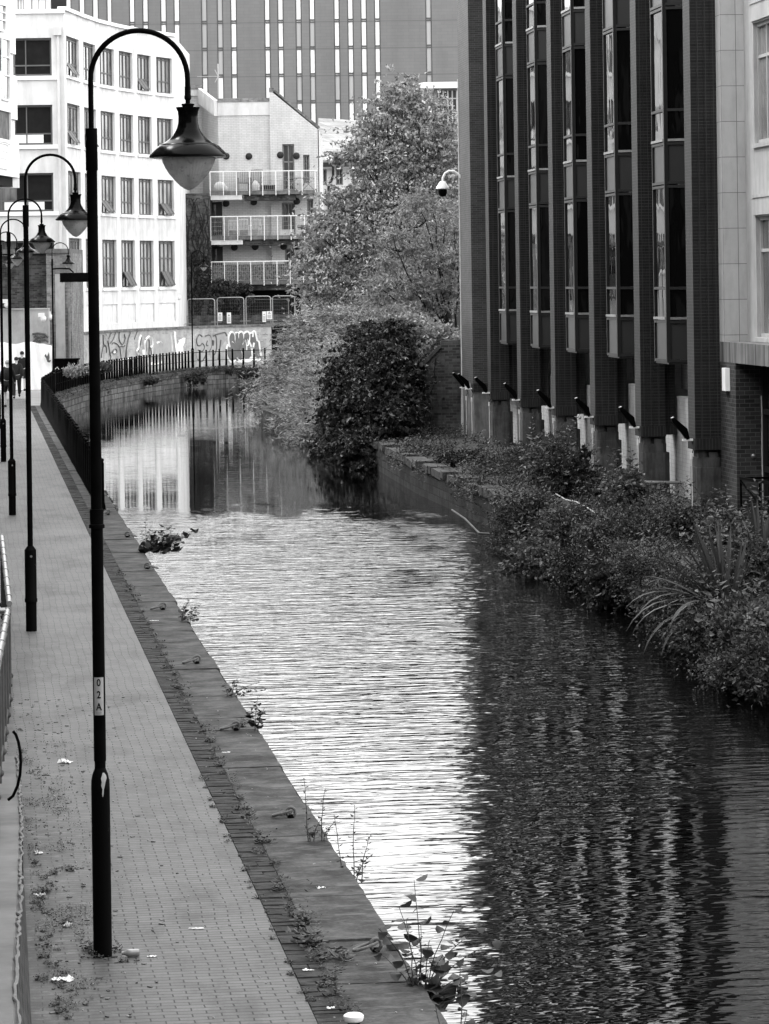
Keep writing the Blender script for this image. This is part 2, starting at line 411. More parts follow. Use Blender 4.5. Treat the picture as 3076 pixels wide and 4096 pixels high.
# canal walls are things of their own
cw = empty('canal_wall', T(0, 0), 0, 'near brick and stone canal wall below the towpath edge with worn flat coping stones', 'canal wall')
def wallstrip(pts, z0, z1, th, mat, name, parent):
    ins = offs(pts, th); m = MB()
    for i in range(len(pts)-1):
        a, b, c, d = pts[i], pts[i+1], ins[i+1], ins[i]
        lo = lambda p: (p.x, p.y, z0); hi = lambda p: (p.x, p.y, z1)
        m.add([lo(a), lo(b), lo(c), lo(d), hi(a), hi(b), hi(c), hi(d)], [(0,1,5,4),(4,5,6,7),(2,3,7,6),(0,4,7,3),(1,2,6,5)])
    o = m.build(name, mat); o.parent = parent
    if parent is not None: o.matrix_parent_inverse = parent.matrix_basis.inverted()
    return o
def keep(o, parent):                   # parent without moving
    o.parent = parent; o.matrix_parent_inverse = (Matrix.Translation(parent.location) @ Matrix.Rotation(parent.rotation_euler.z, 4, 'Z')).inverted(); return o
near = [T(-22, -.01), T(30, -.01), T(60, -.01), T(103.5, -.01)]
wallstrip(near, -2.8, -.02, .3, M['canal_stone'], 'stone_face', cw)
mb = MB(); y = -9.0; rnd = random.Random(11)
while y < 103.8:
    L = rnd.uniform(.9, 1.7); z = rnd.uniform(-.006, .008); tl = rnd.uniform(-.006, .006); e = rnd.uniform(-.02, .012)
    n = 7; vs = []
    for k in range(n+1):
        yy = y+.004+(L-.008)*k/n
        ed = e+rnd.uniform(-.008, .006)
        for x, zz in ((-.575, -.12), (-.57, z-.004), (-.56, z), (-.3, z+tl*.5+rnd.uniform(-.003, .003)), (ed-.03, z+tl), (ed-.008, z+tl-.01), (ed, z+tl-.035), (ed, -.3)):
            vs.append((x, yy, zz))
    fs = [(k*8+i, k*8+i+1, (k+1)*8+i+1, (k+1)*8+i) for k in range(n) for i in range(7)]
    fs += [tuple(range(8))[::-1], tuple(n*8+i for i in range(8))]
    mb.add(vs, fs); y += L+rnd.uniform(.01, .028)
keep(mb.build('coping', M['coping'], None, True, tuple(O), CA, ang=40), cw)
far = LB[1:]
fw = empty('canal_wall', far[3], 0, 'mossy far canal wall curving round the bend under the post fence', 'canal wall')
wallstrip([p.copy() for p in far], -2.8, -.03, .35, M['canal_stone_far'], 'stone_face', fw)
wallstrip(offs(far, -.05), -.14, .012, .42, M['coping'], 'coping', fw)
RB = [T(-22, 8.2), T(60, 8.2), T(74, 8.6), T(84, 8.6)]+[Vector((x, y, 0)) for x, y in ((-3.0, 112), (-4.7, 124), (-5.0, 133), (-4.4, 145), (-1.5, 157), (8, 166), (30, 168))]
structure(MB().prism(strip_poly(offs(RB, -.3), [(90, 168), (90, -2), (T(-22, 60).x, -2)]), -2.9, -.06).build('right_bank', M['soil']))
rw = empty('canal_wall', T(50, 8.2), 0, 'low overgrown stone wall along the right bank with loose broken coping', 'canal wall')
wallstrip([p.copy() for p in RB], -2.8, -.16, -.4, M['canal_stone'], 'stone_face', rw)
mb = MB(); rnd = random.Random(5); s = -5.0
while s < 84:
    L = rnd.uniform(.5, 1.1)
    if rnd.random() < .85:
        t0 = 8.2 if s < 60 else 8.2+.4*min(1, (s-60)/14)
        p = T(s+L/2, t0+.22)
        Mx = Matrix.Translation(p+Vector((0, 0, -.08+rnd.uniform(-.03, .04)))) @ Matrix.Rotation(CA+rnd.uniform(-.06, .06), 4, 'Z') @ Matrix.Rotation(rnd.uniform(-.05, .05), 4, 'X')
        mb.box(-.26, .24, -L/2+.01, L/2-.01, -.09, .09, Mx)
    s += L
keep(mb.build('coping', M['coping']), rw)
# ------------------------------------------------------------------ street lamps
def lamp(name, rb, rp, flat=False, labels=None):
    t = empty(name, (0, 0, 0), 0, labels, 'street lamp')
    if not flat:
        pr = [(rb*1.0, -.05), (rb, 1.10), (rb, 1.14), (rb+.001, 1.145), (rb, 1.15), (rb*.98, 1.20), (rb*.82, 1.25), (rb*.6, 1.285), (rb*.56, 1.30)]
    else:
        pr = [(rb*.93, -.05), (rb*.93, .38), (rb*1.08, .385), (rb*1.08, .43), (rb, .44), (rb, 1.08), (rb*.9, 1.09), (rb*.55, 1.13)]
    MB().lathe(pr, 28).build('base', M['chipped'], t, True)
    if not flat:
        MB().lathe([(.0375, 1.28), (.0375, 1.335), (.042, 1.337), (.0415, 2.88), (.0415, 2.93), (.054, 2.932), (.054, 2.955), (.046, 2.96), (.048, 3.06), (.039, 3.065),
                    (.0365, 5.38)], 24).build('pole', M['black_dull'], t, True)
        MB().lathe([(.0385, 5.38), (.0415, 5.385), (.041, 5.67), (.02, 5.672)], 24).build('sleeve', M['chipped'], t, True)
    else:
        MB().lathe([(rp+.002, 1.1), (rp, 5.38)], 20).build('pole', M['black_dull'], t, True)
        MB().lathe([(rp+.002, 5.38), (rp+.007, 5.385), (rp+.007, 5.67), (.02, 5.672)], 20).build('sleeve', M['chipped'], t, True)
    R = .3315; pts = [(0, 0, 5.6), (0, 0, 5.8), (0, 0, 6.0)]
    for k in range(1, 24):
        a = PI-PI*k/24; pts.append((R+R*math.cos(a), 0, 6.005+R*math.sin(a)))
    pts += [(2*R, 0, 6.0), (2*R, 0, 5.93)]
    MB().tube(pts, .0185, 14).build('arm', M['black'], t, True)
    hx = 2*R
    h = MB().lathe([(.012, 5.95), (.021, 5.948), (.021, 5.89), (.024, 5.885), (.024, 5.865), (.016, 5.855), (.016, 5.835), (.044, 5.83), (.044, 5.822), (.036, 5.81)], 20, (hx, 0, 0)).build('collar', M['black'], t, True)
    MB().lathe([(.04, 5.812), (.082, 5.807), (.080, 5.80), (.070, 5.778), (.066, 5.74), (.068, 5.70), (.077, 5.663), (.079, 5.660), (.092, 5.635), (.108, 5.611), (.135, 5.585), (.168, 5.562), (.197, 5.549), (.199, 5.545)], 40, (hx, 0, 0)).build('hood', M['shade_metal'], t, True, ang=50)
    MB().lathe([(.199, 5.546), (.21, 5.541), (.266, 5.481), (.270, 5.474), (.268, 5.463), (.25, 5.458), (.19, 5.458)], 40, (hx, 0, 0)).build('rim', M['shade_metal'], t, True, ang=50)
    gl = MB().lathe([(.184, 5.459), (.178, 5.43), (.16, 5.39), (.13, 5.345), (.095, 5.303), (.06, 5.268), (.03, 5.247), (.004, 5.238)], 40, (hx, 0, 0), capt=False).build('globe', M['globe'], t, True, ang=60)
    return t
def globe():
    t = NT('dusty_ribbed_globe', .18, .42, .5); v = t.obj()
    sp = t.N('ShaderNodeSeparateXYZ'); t.L(v, sp.inputs[0])
    an = t.math('ARCTAN2', sp.outputs[1], t.math('SUBTRACT', sp.outputs[0], .663))
    rib = t.math('SINE', t.math('MULTIPLY', an, 46))
    n = t.noise(v, 7, 5, .6, 1.2)
    c = t.ramp(n, [(.3, .3), (.5, .65), (.75, .85)])
    t.col(t.mul(c, t.ramp(t.noise(v, 38, 2), [(.36, .5), (.42, 1)])))
    t.bump(t.math('ADD', rib, t.math('MULTIPLY', n, 2)), .5, .003)
    tb = t.N('ShaderNodeBsdfTranslucent'); tb.inputs[0].default_value = g(.55)
    tp = t.N('ShaderNodeBsdfTransparent'); tp.inputs[0].default_value = g(.8)
    m1 = t.N('ShaderNodeMixShader'); m1.inputs[0].default_value = .5; t.L(t.b.outputs[0], m1.inputs[1]); t.L(tb.outputs[0], m1.inputs[2])
    m2 = t.N('ShaderNodeMixShader'); m2.inputs[0].default_value = .22; t.L(m1.outputs[0], m2.inputs[1]); t.L(tp.outputs[0], m2.inputs[2])
    t.L(m2.outputs[0], t.out.inputs[0]); return t.m
M['globe'] = globe()
LG = 'black swan neck lamps along the towpath'
L1 = lamp('street_lamp', .064, .04, False, 'tall black swan neck lamp carrying the plate 02A, nearest on the towpath')
def place(o, p, rz=CA): o.location = p; o.rotation_euler.z = rz; return o
place(L1, G(102.8, 956), CA*.3); L1['group'] = LG
L2 = lamp('street_lamp', .078, .034, True, 'black swan neck lamp second from the camera with a round disc on its base'); L2['group'] = LG
place(L2, G(31.5, 631), CA*.5)
MB().lathe([(.0, 0), (.016, 0), (.016, .006), (0, .006)], 16).build('disc', M['galv'], L2).matrix_local = Matrix.Translation((.015, -.083, 1.0)) @ Matrix.Rotation(PI/2, 4, 'X')
fl = [(66.2, 'black swan neck lamp standing third from the camera, in the middle of the towpath row'),
      (86.3, 'black swan neck lamp standing fourth from the camera, partly behind the third'),
      (107.0, 'fifth black swan neck lamp in the row, its post hidden beyond the left edge'),
      (127.5, 'farthest black swan neck lamp at the left edge, just showing its hood')]
for Y, lb in fl:
    c = copy_tree(L2); s = (Y-23.08)/cd.y-.26
    xx = {66.2: None}.get(Y)
    p = G(12.5, 515) if Y == 66.2 else (D(3.6, 461.7, 86.3) if Y == 86.3 else T(s, -2.1)); p.z = 0
    place(c, p, CA*.4); c['label'] = lb
c = copy_tree(L2); p = D(54, 397, 135.6); p.z = 0; place(c, p, .1)
c['label'] = 'black swan neck lamp at the bend corner before the old brick pier'
CORNER = p.copy()
c = copy_tree(L2); place(c, G(192.8, 369.2), .05)
c['label'] = 'black swan neck lamp behind the curved fence in front of the ivy wall'
# number plate on the nearest lamp
def text_mesh(body, size, mat, name, parent, loc, rot=(PI/2, 0, 0), ext=.0008, align='CENTER', bold=0, sx=1):
    cu = bpy.data.curves.new(name, 'FONT'); cu.body = body; cu.size = size; cu.align_x = align; cu.extrude = ext; cu.offset = bold
    cu.resolution_u = 4
    to = bpy.data.objects.new(name, cu); COL.objects.link(to); bpy.context.view_layer.update()
    me = bpy.data.meshes.new_from_object(to.evaluated_get(bpy.context.evaluated_depsgraph_get()))
    bpy.data.objects.remove(to); me.materials.clear(); me.materials.append(mat); me.name = name
    o = bpy.data.objects.new(name, me); o.location = loc; o.rotation_euler = rot; o.scale = (sx, 1, 1); return link(o, parent)
M['plate'] = plain('grey_number_plate', .30, .5, .12, 20)
m = MB(); n = 8
for k in range(n):                       # a thin plate bent round the post
    a0 = -PI/2-.8+1.6*k/n; a1 = -PI/2-.8+1.6*(k+1)/n; r0, r1 = .0425, .0445
    m.add([(r0*math.cos(a), r0*math.sin(a), z) for z in (1.655, 1.913) for a in (a0, a1)]+[(r1*math.cos(a), r1*math.sin(a), z) for z in (1.655, 1.913) for a in (a0, a1)],
          [(4,5,7,6), (0,1,5,4), (2,3,7,6)]+([(0, 4, 6, 2)] if k == 0 else [])+([(1, 5, 7, 3)] if k == n-1 else []))
pl = m.build('number_plate', M['plate'], L1); pl['label'] = 'grey plate with black 0 2 A'
for ch, zz in (('0', 1.855), ('2', 1.772), ('A', 1.690)):
    text_mesh(ch, .069, M['black'], 'numeral', pl, (0, -.0460, zz), bold=.0012, sx=.82)
for zz, w in ((1.672, .036), (1.663, .026)):
    MB().cbox((0, -.0452, zz), (w, .001, .002)).build('small_print', M['ink'], pl)
m = MB(); rp_ = random.Random(5); n = 9          # flaked paint on the shoulder of the nearest lamp
prof = [(1.262, .052), (1.245, .0565), (1.225, .0605), (1.20, .0638), (1.175, .0647), (1.15, .0652), (1.12, .0652), (1.10, .0652)]
wd = [(.0, .2), (-.12, .42), (-.2, .45), (-.16, .3), (-.22, .18), (-.1, .08), (-.12, .02), (-.08, -.02)]
vs = []
for (z_, r_), (a_, b_) in zip(prof, wd):
    for q_ in (a_, (a_+b_)/2, b_): an = -PI/2+.35+q_+rp_.uniform(-.03, .03); vs.append(((r_+.0012)*math.cos(an), (r_+.0012)*math.sin(an), z_))
m.add(vs, [(i*3+k, i*3+k+1, (i+1)*3+k+1, (i+1)*3+k) for i in range(7) for k in range(2)])
m.build('flaked_patch', M['plate'], L1, fix=False)
# black blade sign hanging by the corner lamp
p = CORNER
sg = empty('blade_sign', (p.x, p.y, 0), 0, 'black rectangular blade sign on a scrolled bracket behind the nearest lamp post', 'sign')
zc = D(70, 277.5, p.y); x0 = D(60.5, 277.5, p.y).x-p.x; x1 = D(89, 277.5, p.y).x-p.x
MB().box(x0, x1, -.3, -.22, zc.z-.19, zc.z+.19).build('panel', M['black'], sg)
MB().tube([(0, 0, zc.z+.36), (.3, -.1, zc.z+.38), (.72, -.22, zc.z+.36), (.9, -.26, zc.z+.2)], .03, 8).build('bracket', M['black'], sg, True)
MB().tube([(.9, -.26, zc.z+.22), (.75, -.25, zc.z-.1), (.5, -.22, zc.z-.14), (.4, -.2, zc.z-.24)], .012, 6).build('stay', M['galv'], sg, True)
# ------------------------------------------------------------------ post fences
def post_bm(h=.98):
    return MB().lathe([(.085, -.02), (.082, .05), (.062, .14), (.056, .3), (.050, h-.08), (.052, h-.05), (.044, h-.02), (.035, h-.01), (.047, h+.015), (.05, h+.035), (.04, h+.06), (.0, h+.07)], 10)
def post_fence(pts, step, name, label, first=0.0, hmul=1.0, balls=True):
    f = empty(name, pts[0], 0, label, 'post fence')
    inv = Matrix.Translation(-Vector(pts[0]))
    # walk the polyline
    out = []; acc = first
    for a, b in zip(pts, pts[1:]):
        L = (b-a).length
        while acc <= L:
            out.append(a+(b-a)*(acc/L)); acc += step
        acc -= L
    o0 = None
    for i, p in enumerate(out):
        if o0 is None: o0 = post_bm().build('post', M['black_dull'], f, True); o = o0
        else: o = o0.copy(); link(o, f)
        o.location = inv @ p; o.scale = (1, 1, hmul*(1+.015*math.sin(i*2.3))); o.rotation_euler = (.012*math.sin(i*1.7), .012*math.cos(i*2.9), 0)
    for z, nm, r in ((.93*hmul, 'top_rail', .02), (.48*hmul, 'middle_rail', .013)):
        m = MB(); m.tube([(inv @ q)+Vector((0, 0, z)) for q in out], r, 6); m.build(nm, M['black_dull'], f, True)
    return f, out
st = [T(s, -.31) for s in (44.8, 60, 80, 100, 103.3)]
f1, o1 = post_fence(st, .6, 'post_fence', 'dense black post fence with knobbed tops running beside the straight towpath', 0)
# heavier end post nearest the camera
e = MB().lathe([(.075, 0), (.07, .06), (.065, .2), (.065, 1.0), (.05, 1.03)], 12); e.build('end_post', M['black'], f1, True).location = (.0, -.25, 0)
fb = [T(103.9, -.3)]+offs(LB, .32)[2:13]
f2, o2 = post_fence(fb, .66, 'post_fence', 'curved black post fence along the top of the far canal wall at the bend', .3, 1.0, False)
M['plinth'] = plain('pale_plinth_concrete', .15, .8, .3, 1.6, .15, bump=.4, bs=25)
# ------------------------------------------------------------------ ramp plinth and hand railings at the left edge
rp = empty('ramp_plinth', tuple(O), CA, 'raised concrete ramp edge at bottom left with a crumbling white line along its lip', 'ramp')
m = MB(); n = 40; vs = []; 
def ptop(y):
    k = min(max((9.6-y)/12.5, 0), 1); return -2.502-.165*k*k, .46*k
ys = [9.6-(9.6+8)*i/n for i in range(n+1)]
for y in ys:
    xt, h = ptop(y); xb = -2.50-.06*min(1, max(0, (9.6-y)/12))
    vs += [(xb, y, -.02), (xt+.01, y, h-.03), (xt-.02, y, h), (xt-1.6, y, h)]
m.add(vs, [(i*4+k, i*4+k+1, (i+1)*4+k+1, (i+1)*4+k) for i in range(n) for k in range(3)])
m.build('plinth', M['plinth'], rp)
m = MB(); m.add([c for y in ys for c in ((-2.494-.06*min(1, max(0, (9.6-y)/12)), y, -.02), (ptop(y)[0]+.016, y, ptop(y)[1]-.035))], [(i*2, i*2+1, i*2+3, i*2+2) for i in range(n)]).build('side_face', M['brick_flemish'], rp)
M['cement'] = plain('cement_fillet', .15, .8, .2, 10, bump=.5, bs=50)
m = MB(); rnd = random.Random(2); pts = []; rs = []
for i in range(150):
    y = 9.5-(17)*i/149; xt, h = ptop(y); pts.append((xt+.005+rnd.uniform(-.014, .014), y, h+.002+rnd.uniform(-.006, .006))); rs.append(rnd.uniform(.006, .015))
m.tube(pts, rs, 6); m.build('white_line', M['cement'], rp, True)
def railing(label, ya, yb, za, zb, ta, tb, bars=True, elbow=False):
    r = empty('hand_railing', tuple(O), CA, label, 'railing')
    n = int(abs(yb-ya)/.19); top = []; low = []
    for i in range(n+1):
        k = i/n; y = ya+(yb-ya)*k; x = ta+(tb-ta)*k; z = za+(zb-za)*k
        top.append(Vector((x, y, z+1.02))); low.append(Vector((x, y, z+.1)))
    MB().tube(([top[0]+Vector((-.5, 0, .0))] if elbow else [])+top, .033, 12).build('handrail', M['galv'], r, True, ang=60)
    for i in range(0, n+1, 6):
        d = (top[min(i+1, n)]-top[max(i-1, 0)]).normalized()*.018
        MB().tube([top[i]-d, top[i]+d], .041, 12).build('joint_collar', M['galv'], r, True)
    MB().tube(low, .022, 8).build('bottom_rail', M['railbar'], r, True)
    m = MB()
    for i in range(0, n+1): m.tube([low[i], top[i]-Vector((0, 0, .12))], .011, 5)
    m.build('balusters', M['railbar'], r, True)
    MB().tube([t-Vector((0, 0, .12)) for t in top], .018, 8).build('upper_rail', M['railbar'], r, True)
    for i in range(0, n+1, 9):
        MB().tube([low[i]-Vector((0, 0, .14)), top[i]], .026, 8).build('post', M['railbar'], r, True)
        MB().ball(low[i]-Vector((0, 0, .05)), (.048, .048, .04), 10).build('foot_ball', M['railbar'], r, True)
    return r
railing('tubular grey hand railing farther up the left edge beside the second lamp', 24.5, 14.5, 0, 0, -2.50, -2.50)
railing('tubular grey hand railing with elbow joint on the ramp at the left edge', 13.4, -4, .03, .55, -2.53, -2.93, elbow=True)
p = T(1.5, -2.60, .62)
tp = MB().tube([D(a_, b_, 25.0) for a_, b_ in ((13, 731), (16, 735), (18.5, 742), (20.3, 752), (20.8, 763), (20, 775), (17.5, 786), (13, 796), (8, 800))], .0115, 8).build('bent_hose', M['black'], None, True)
tag(tp, 'bent black hose looping off the grey railing at the left edge', 'hose')
# ------------------------------------------------------------------ facade helpers
def facade_mb(W, z0, z1, holes, depth=.25, u0=0.0):
    m = MB()
    us = sorted({u0, W}|{h[0] for h in holes}|{h[1] for h in holes}); zs = sorted({z0, z1}|{h[2] for h in holes}|{h[3] for h in holes})
    for i in range(len(us)-1):
        for j in range(len(zs)-1):
            cu, cz = (us[i]+us[i+1])/2, (zs[j]+zs[j+1])/2
            if any(h[0] < cu < h[1] and h[2] < cz < h[3] for h in holes): continue
            m.quad((us[i], 0, zs[j]), (us[i+1], 0, zs[j]), (us[i+1], 0, zs[j+1]), (us[i], 0, zs[j+1]))
    for a, b, c, d in [(h[0], h[1], h[2], h[3]) for h in holes]:
        m.quad((a, 0, c), (a, 0, d), (a, depth, d), (a, depth, c)); m.quad((b, 0, c), (b, depth, c), (b, depth, d), (b, 0, d))
        m.quad((a, 0, d), (b, 0, d), (b, depth, d), (a, depth, d)); m.quad((a, 0, c), (a, depth, c), (b, depth, c), (b, 0, c))
    return m
def facade(name, mat, parent, loc, rz, W, z0, z1, holes, depth=.25, u0=0.0):
    return facade_mb(W, z0, z1, holes, depth, u0).build(name, mat, parent, loc=loc, rz=rz, fix=False)
def window(parent, loc, rz, h, depth, nx, zfr, fm, pm, fw=.06, bw=.035, name='window', pname='pane'):
    a, b, c, d = h; m = MB(); y0, y1 = depth-.09, depth-.01; e = .004
    m.box(a+e, a+fw, y0, y1, c+e, d-e); m.box(b-fw, b-e, y0, y1, c+e, d-e); m.box(a+fw, b-fw, y0, y1, c+e, c+fw); m.box(a+fw, b-fw, y0, y1, d-fw, d-e)
    for i in range(1, nx):
        x = a+(b-a)*i/nx; m.box(x-bw/2, x+bw/2, y0+.01, y1-.01, c+fw, d-fw)
    for f in zfr:
        z = c+(d-c)*f; m.box(a+fw, b-fw, y0+.014, y1-.014, z-bw*.6, z+bw*.6)
    o = m.build(name, fm, parent, loc=loc, rz=rz)
    MB().quad((a+.01, depth-.035, c+.01), (b-.01, depth-.035, c+.01), (b-.01, depth-.035, d-.01), (a+.01, depth-.035, d-.01)).build(pname, pm, o, fix=False)
    return o
def rel(root, p): return Vector(p)-root.location
# ------------------------------------------------------------------ dark brick office building on the right
Q = Vector((6.02, 64.4, 0)); BA = math.atan(.1085)
bb = empty('brick_office_building', Q, BA, 'tall dark brick office building of narrow piers and glazed bays over the right bank', 'building')
PY = [5.69*k for k in range(6)]+[32.2]
TOPZ = 38.0
for k, y in enumerate(PY):
    far_ = y+.66
    if k < 6:
        poly = [(0, y), (.128, y-.02), (.256, y-.04), (.384, y-.06), (.512, y-.08), (.512, y+.12), (.76, y+.12), (.76, far_), (0, far_)]
        poly = [(0, y), (.128, y), (.1281, y-.02), (.256, y-.02), (.2561, y-.04), (.384, y-.04), (.3841, y-.06), (.512, y-.06), (.5121, y+.1), (.64, y+.1), (.6401, y+.08), (.76, y+.08), (.76, far_), (0, far_)]
        MB().prism(poly, 1.43, TOPZ).build('pillar', M['brick_stack'], bb)
        MB().box(-.012, .524, y-.072, far_+.012, 1.21, 1.43).box(.524, .775, y+.07, far_+.012, 1.235, 1.43).build('soldier_course', M['brick_stack_dark'] if 'brick_stack_dark' in M else M['brick_stack'], bb)
    # rendered pier under each pillar
    if k < 6:
        rn = random.Random(k); m = MB()
        m.prism([(.03, y+.04), (.09, y-.03), (.50, y-.03), (.55, y+.03), (.62, y+.1), (.62, far_-.03), (.03, far_-.03)], -.3, .86)
        m.prism([(.05, y+.06), (.12, y+.0), (.47, y+.0), (.56, y+.12), (.56, far_-.06), (.05, far_-.06)], .86, 1.05)
        m.box(.06, .2, y+.02, y+.3, 1.05, 1.205); m.box(.27, .44, y-.0, y+.3, 1.05, 1.16); m.box(.08, .55, y+.12, far_-.08, 1.05, 1.205)
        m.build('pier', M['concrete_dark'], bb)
# end wall at the far corner
MB().prism([(0, 32.2), (.128, 32.2), (.1281, 32.18), (.256, 32.18), (.2561, 32.16), (.384, 32.16), (.3841, 32.14), (.6, 32.14), (.6, 34.6), (0, 34.6)], 1.55, TOPZ).build('end_wall', M['brick_red'], bb)
MB().box(-.012, .612, 32.13, 32.6, 1.33, 1.55).build('soldier_course', M['brick_stack'], bb)
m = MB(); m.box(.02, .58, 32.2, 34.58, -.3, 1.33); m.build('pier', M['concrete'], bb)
MB().box(.6, 13, 33.2, 34.55, -.3, TOPZ-.02).build('flank_wall', M['brick_red'], bb)
MB().box(.95, 13, -.25, 33.19, 2.2, TOPZ-.05).build('rear_wall', M['brick_red'], bb)
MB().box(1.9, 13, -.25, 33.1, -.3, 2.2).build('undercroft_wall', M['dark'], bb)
MB().box(.46, .95, 27.9+1.3, 32.3, 1.3, TOPZ-.05).build('stepped_wall', M['brick_stack'], bb)
for k in range(1, 7):
    y = PY[k]; z1 = 1.95+.1*((k*7) % 3); y0 = PY[k-1]+.66
    rn = random.Random(40+k); poly = []
    # ragged near edge where the render of the pier in front has come away
    m = MB(); m.box(.80, 1.1, y0-.3, y+.2, -.3, z1); m.box(.80, 1.1, y0-.3, y0+1.4, z1, 2.9)
    m.build('painted_wall', M['brick_white'], bb)
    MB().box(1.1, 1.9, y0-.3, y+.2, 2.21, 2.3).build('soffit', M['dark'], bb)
lev = []; z = 2.87
for f in range(9):
    lev.append((z, z+.8, 'panel')); lev.append((z+.8, z+1.49, 'small')); lev.append((z+1.49, z+3.58, 'big')); z += 3.66
for k in range(1, 6):
    y = PY[k]; A = Vector((.15, y-.98, 0)); B = Vector((.15, y-2.35, 0)); C = Vector((.74, y-2.62, 0))
    zt = lev[-1][1]
    MB().prism([(A.x+.02, A.y+.02), (A.x+.06, A.y+.02), (.75, y-.56), (.71, y-.56)], 2.84, lev[-1][1]).build('side_cheek', M['panel'], bb)
    fr = MB()
    for P_, w_ in ((A, .05), (B, .085), (C, .05)):
        fr.box(P_.x-w_/2, P_.x+w_/2, P_.y-w_/2, P_.y+w_/2, 2.83, zt)
    zs = sorted({round(a, 3) for a, b, c in lev}|{round(b, 3) for a, b, c in lev})
    for zz in zs:
        for p_, q_ in ((A, B), (B, C)):
            fr.bar(p_+Vector((0, 0, zz)), q_+Vector((0, 0, zz)), .06, .055)
    ow = fr.build('bay_window', M['bronze'], bb)
    for a, b, ty in lev:
        if a < 12:
            if ty == 'small':           # opening light with its own sill
                s_ = MB()
                for p_, q_ in ((A, B), (B, C)):
                    e_ = (q_-p_).normalized()*.06
                    n_ = Vector((-(q_-p_).y, (q_-p_).x, 0)).normalized()*-.03
                    s_.bar(p_+e_+n_+Vector((0, 0, a+.07)), q_-e_+n_+Vector((0, 0, a+.07)), .05, .05)
                s_.build('sill', M['galv'], ow)
            for p_, q_ in ((A, B), (B, C)):
                n_ = Vector((-(q_-p_).y, (q_-p_).x, 0)).normalized()*.012
                v = [p_+n_+Vector((0, 0, a+.03)), q_+n_+Vector((0, 0, a+.03)), q_+n_+Vector((0, 0, b-.03)), p_+n_+Vector((0, 0, b-.03))]
                MB().extr(v, n_*1.5).build('spandrel_panel' if ty == 'panel' else 'pane', M['panel'] if ty == 'panel' else (M['glass_side'] if p_ is A else M['glass_front']), ow)
    up_ = MB(); up2 = MB()
    for a, b, ty in lev:
        if a >= 12:
            for p_, q_ in ((A, B), (B, C)):
                n_ = Vector((-(q_-p_).y, (q_-p_).x, 0)).normalized()*.012
                (up2 if ty == 'panel' else up_).extr([p_+n_+Vector((0, 0, a+.03)), q_+n_+Vector((0, 0, a+.03)), q_+n_+Vector((0, 0, b-.03)), p_+n_+Vector((0, 0, b-.03))], n_*1.5)
    up_.build('upper_panes', M['glass_upper'], ow); up2.build('upper_panels', M['glass_upper'], ow)
    MB().prism([(A.x, A.y), (B.x, B.y), (C.x, C.y), (.96, C.y), (.96, y-.6), (.7, y-.6)], 2.80, 2.84).build('bay_base', M['bronze'], bb)
# floodlights on the pillars
def floodlight(i, x, y):
    p = Q+Matrix.Rotation(BA, 3, 'Z') @ Vector((x, y, 0))
    t = empty('floodlight', p, BA, 'black uplighter on a white bracket '+FL[i], 'floodlight', 'uplighters fixed to the brick piers')
    MB().extr([(-.06, -.06, 1.42), (-.1, -.06, 1.62), (-.36, -.06, 1.84), (-.41, -.06, 1.82), (-.40, -.06, 1.76), (-.2, -.06, 1.52), (-.12, -.06, 1.4)], (0, .13, 0)).build('housing', M['black'], t)
    MB().extr([(-.36, -.062, 1.842), (-.41, -.062, 1.822), (-.415, -.062, 1.832), (-.365, -.062, 1.855)], (0, .134, 0)).build('glass_edge', M['galv'], t)
    MB().box(-.2, .02, -.05, .03, 1.38, 1.42).bar((-.12, 0, 1.42), (-.2, 0, 1.56), .02).build('bracket', M['white'], t)
    MB().box(-.03, .0, -.03, .04, 1.02, 1.14).build('junction_box', M['cable'], t)
    MB().tube([(-.01, 0, 1.38), (.03, .01, 1.25), (0, 0, 1.14)], .008, 6).build('lead', M['black'], t)
    MB().tube([(-.012, 0, 1.03), (-.012, .01, .6), (-.01, -.005, .2), (-.02, 0, .02), (-.1, -.15, -.02)], .011, 6).build('conduit', M['cable'], t)
    return t
FL = ['at the far end wall', 'on the stepped pier beside the far end wall', 'on the third brick pier from the far end', 'on the fourth brick pier from the far end', 'on the middle brick pier with window bays either side', 'on the third last brick pier before the tiled building', 'on the second last brick pier before the tiled building', 'on the last brick pier beside the tiled building']
for i, (x, y) in enumerate(((-.01, 33.6), (-.01, 32.4), (-.02, PY[5]+.2), (-.02, PY[4]+.2), (-.02, PY[3]+.2), (-.02, PY[2]+.2), (-.02, PY[1]+.2))): floodlight(i, x, y)
floodlight(7, -.02, PY[0]+.2)
cb = MB().tube([(-.015, 34.62, z_) for z_ in (1.6, 5, 9, 10.6)], .016, 6).build('lightning_cable', M['cable'], bb)
# ------------------------------------------------------------------ white tiled building at the right edge
tb = empty('tiled_office_building', Q+Matrix.Rotation(BA, 3, 'Z') @ Vector((.5, -.5, 0)), BA, 'pale square tiled building with steel windows over a streaked concrete slab at right edge', 'building')
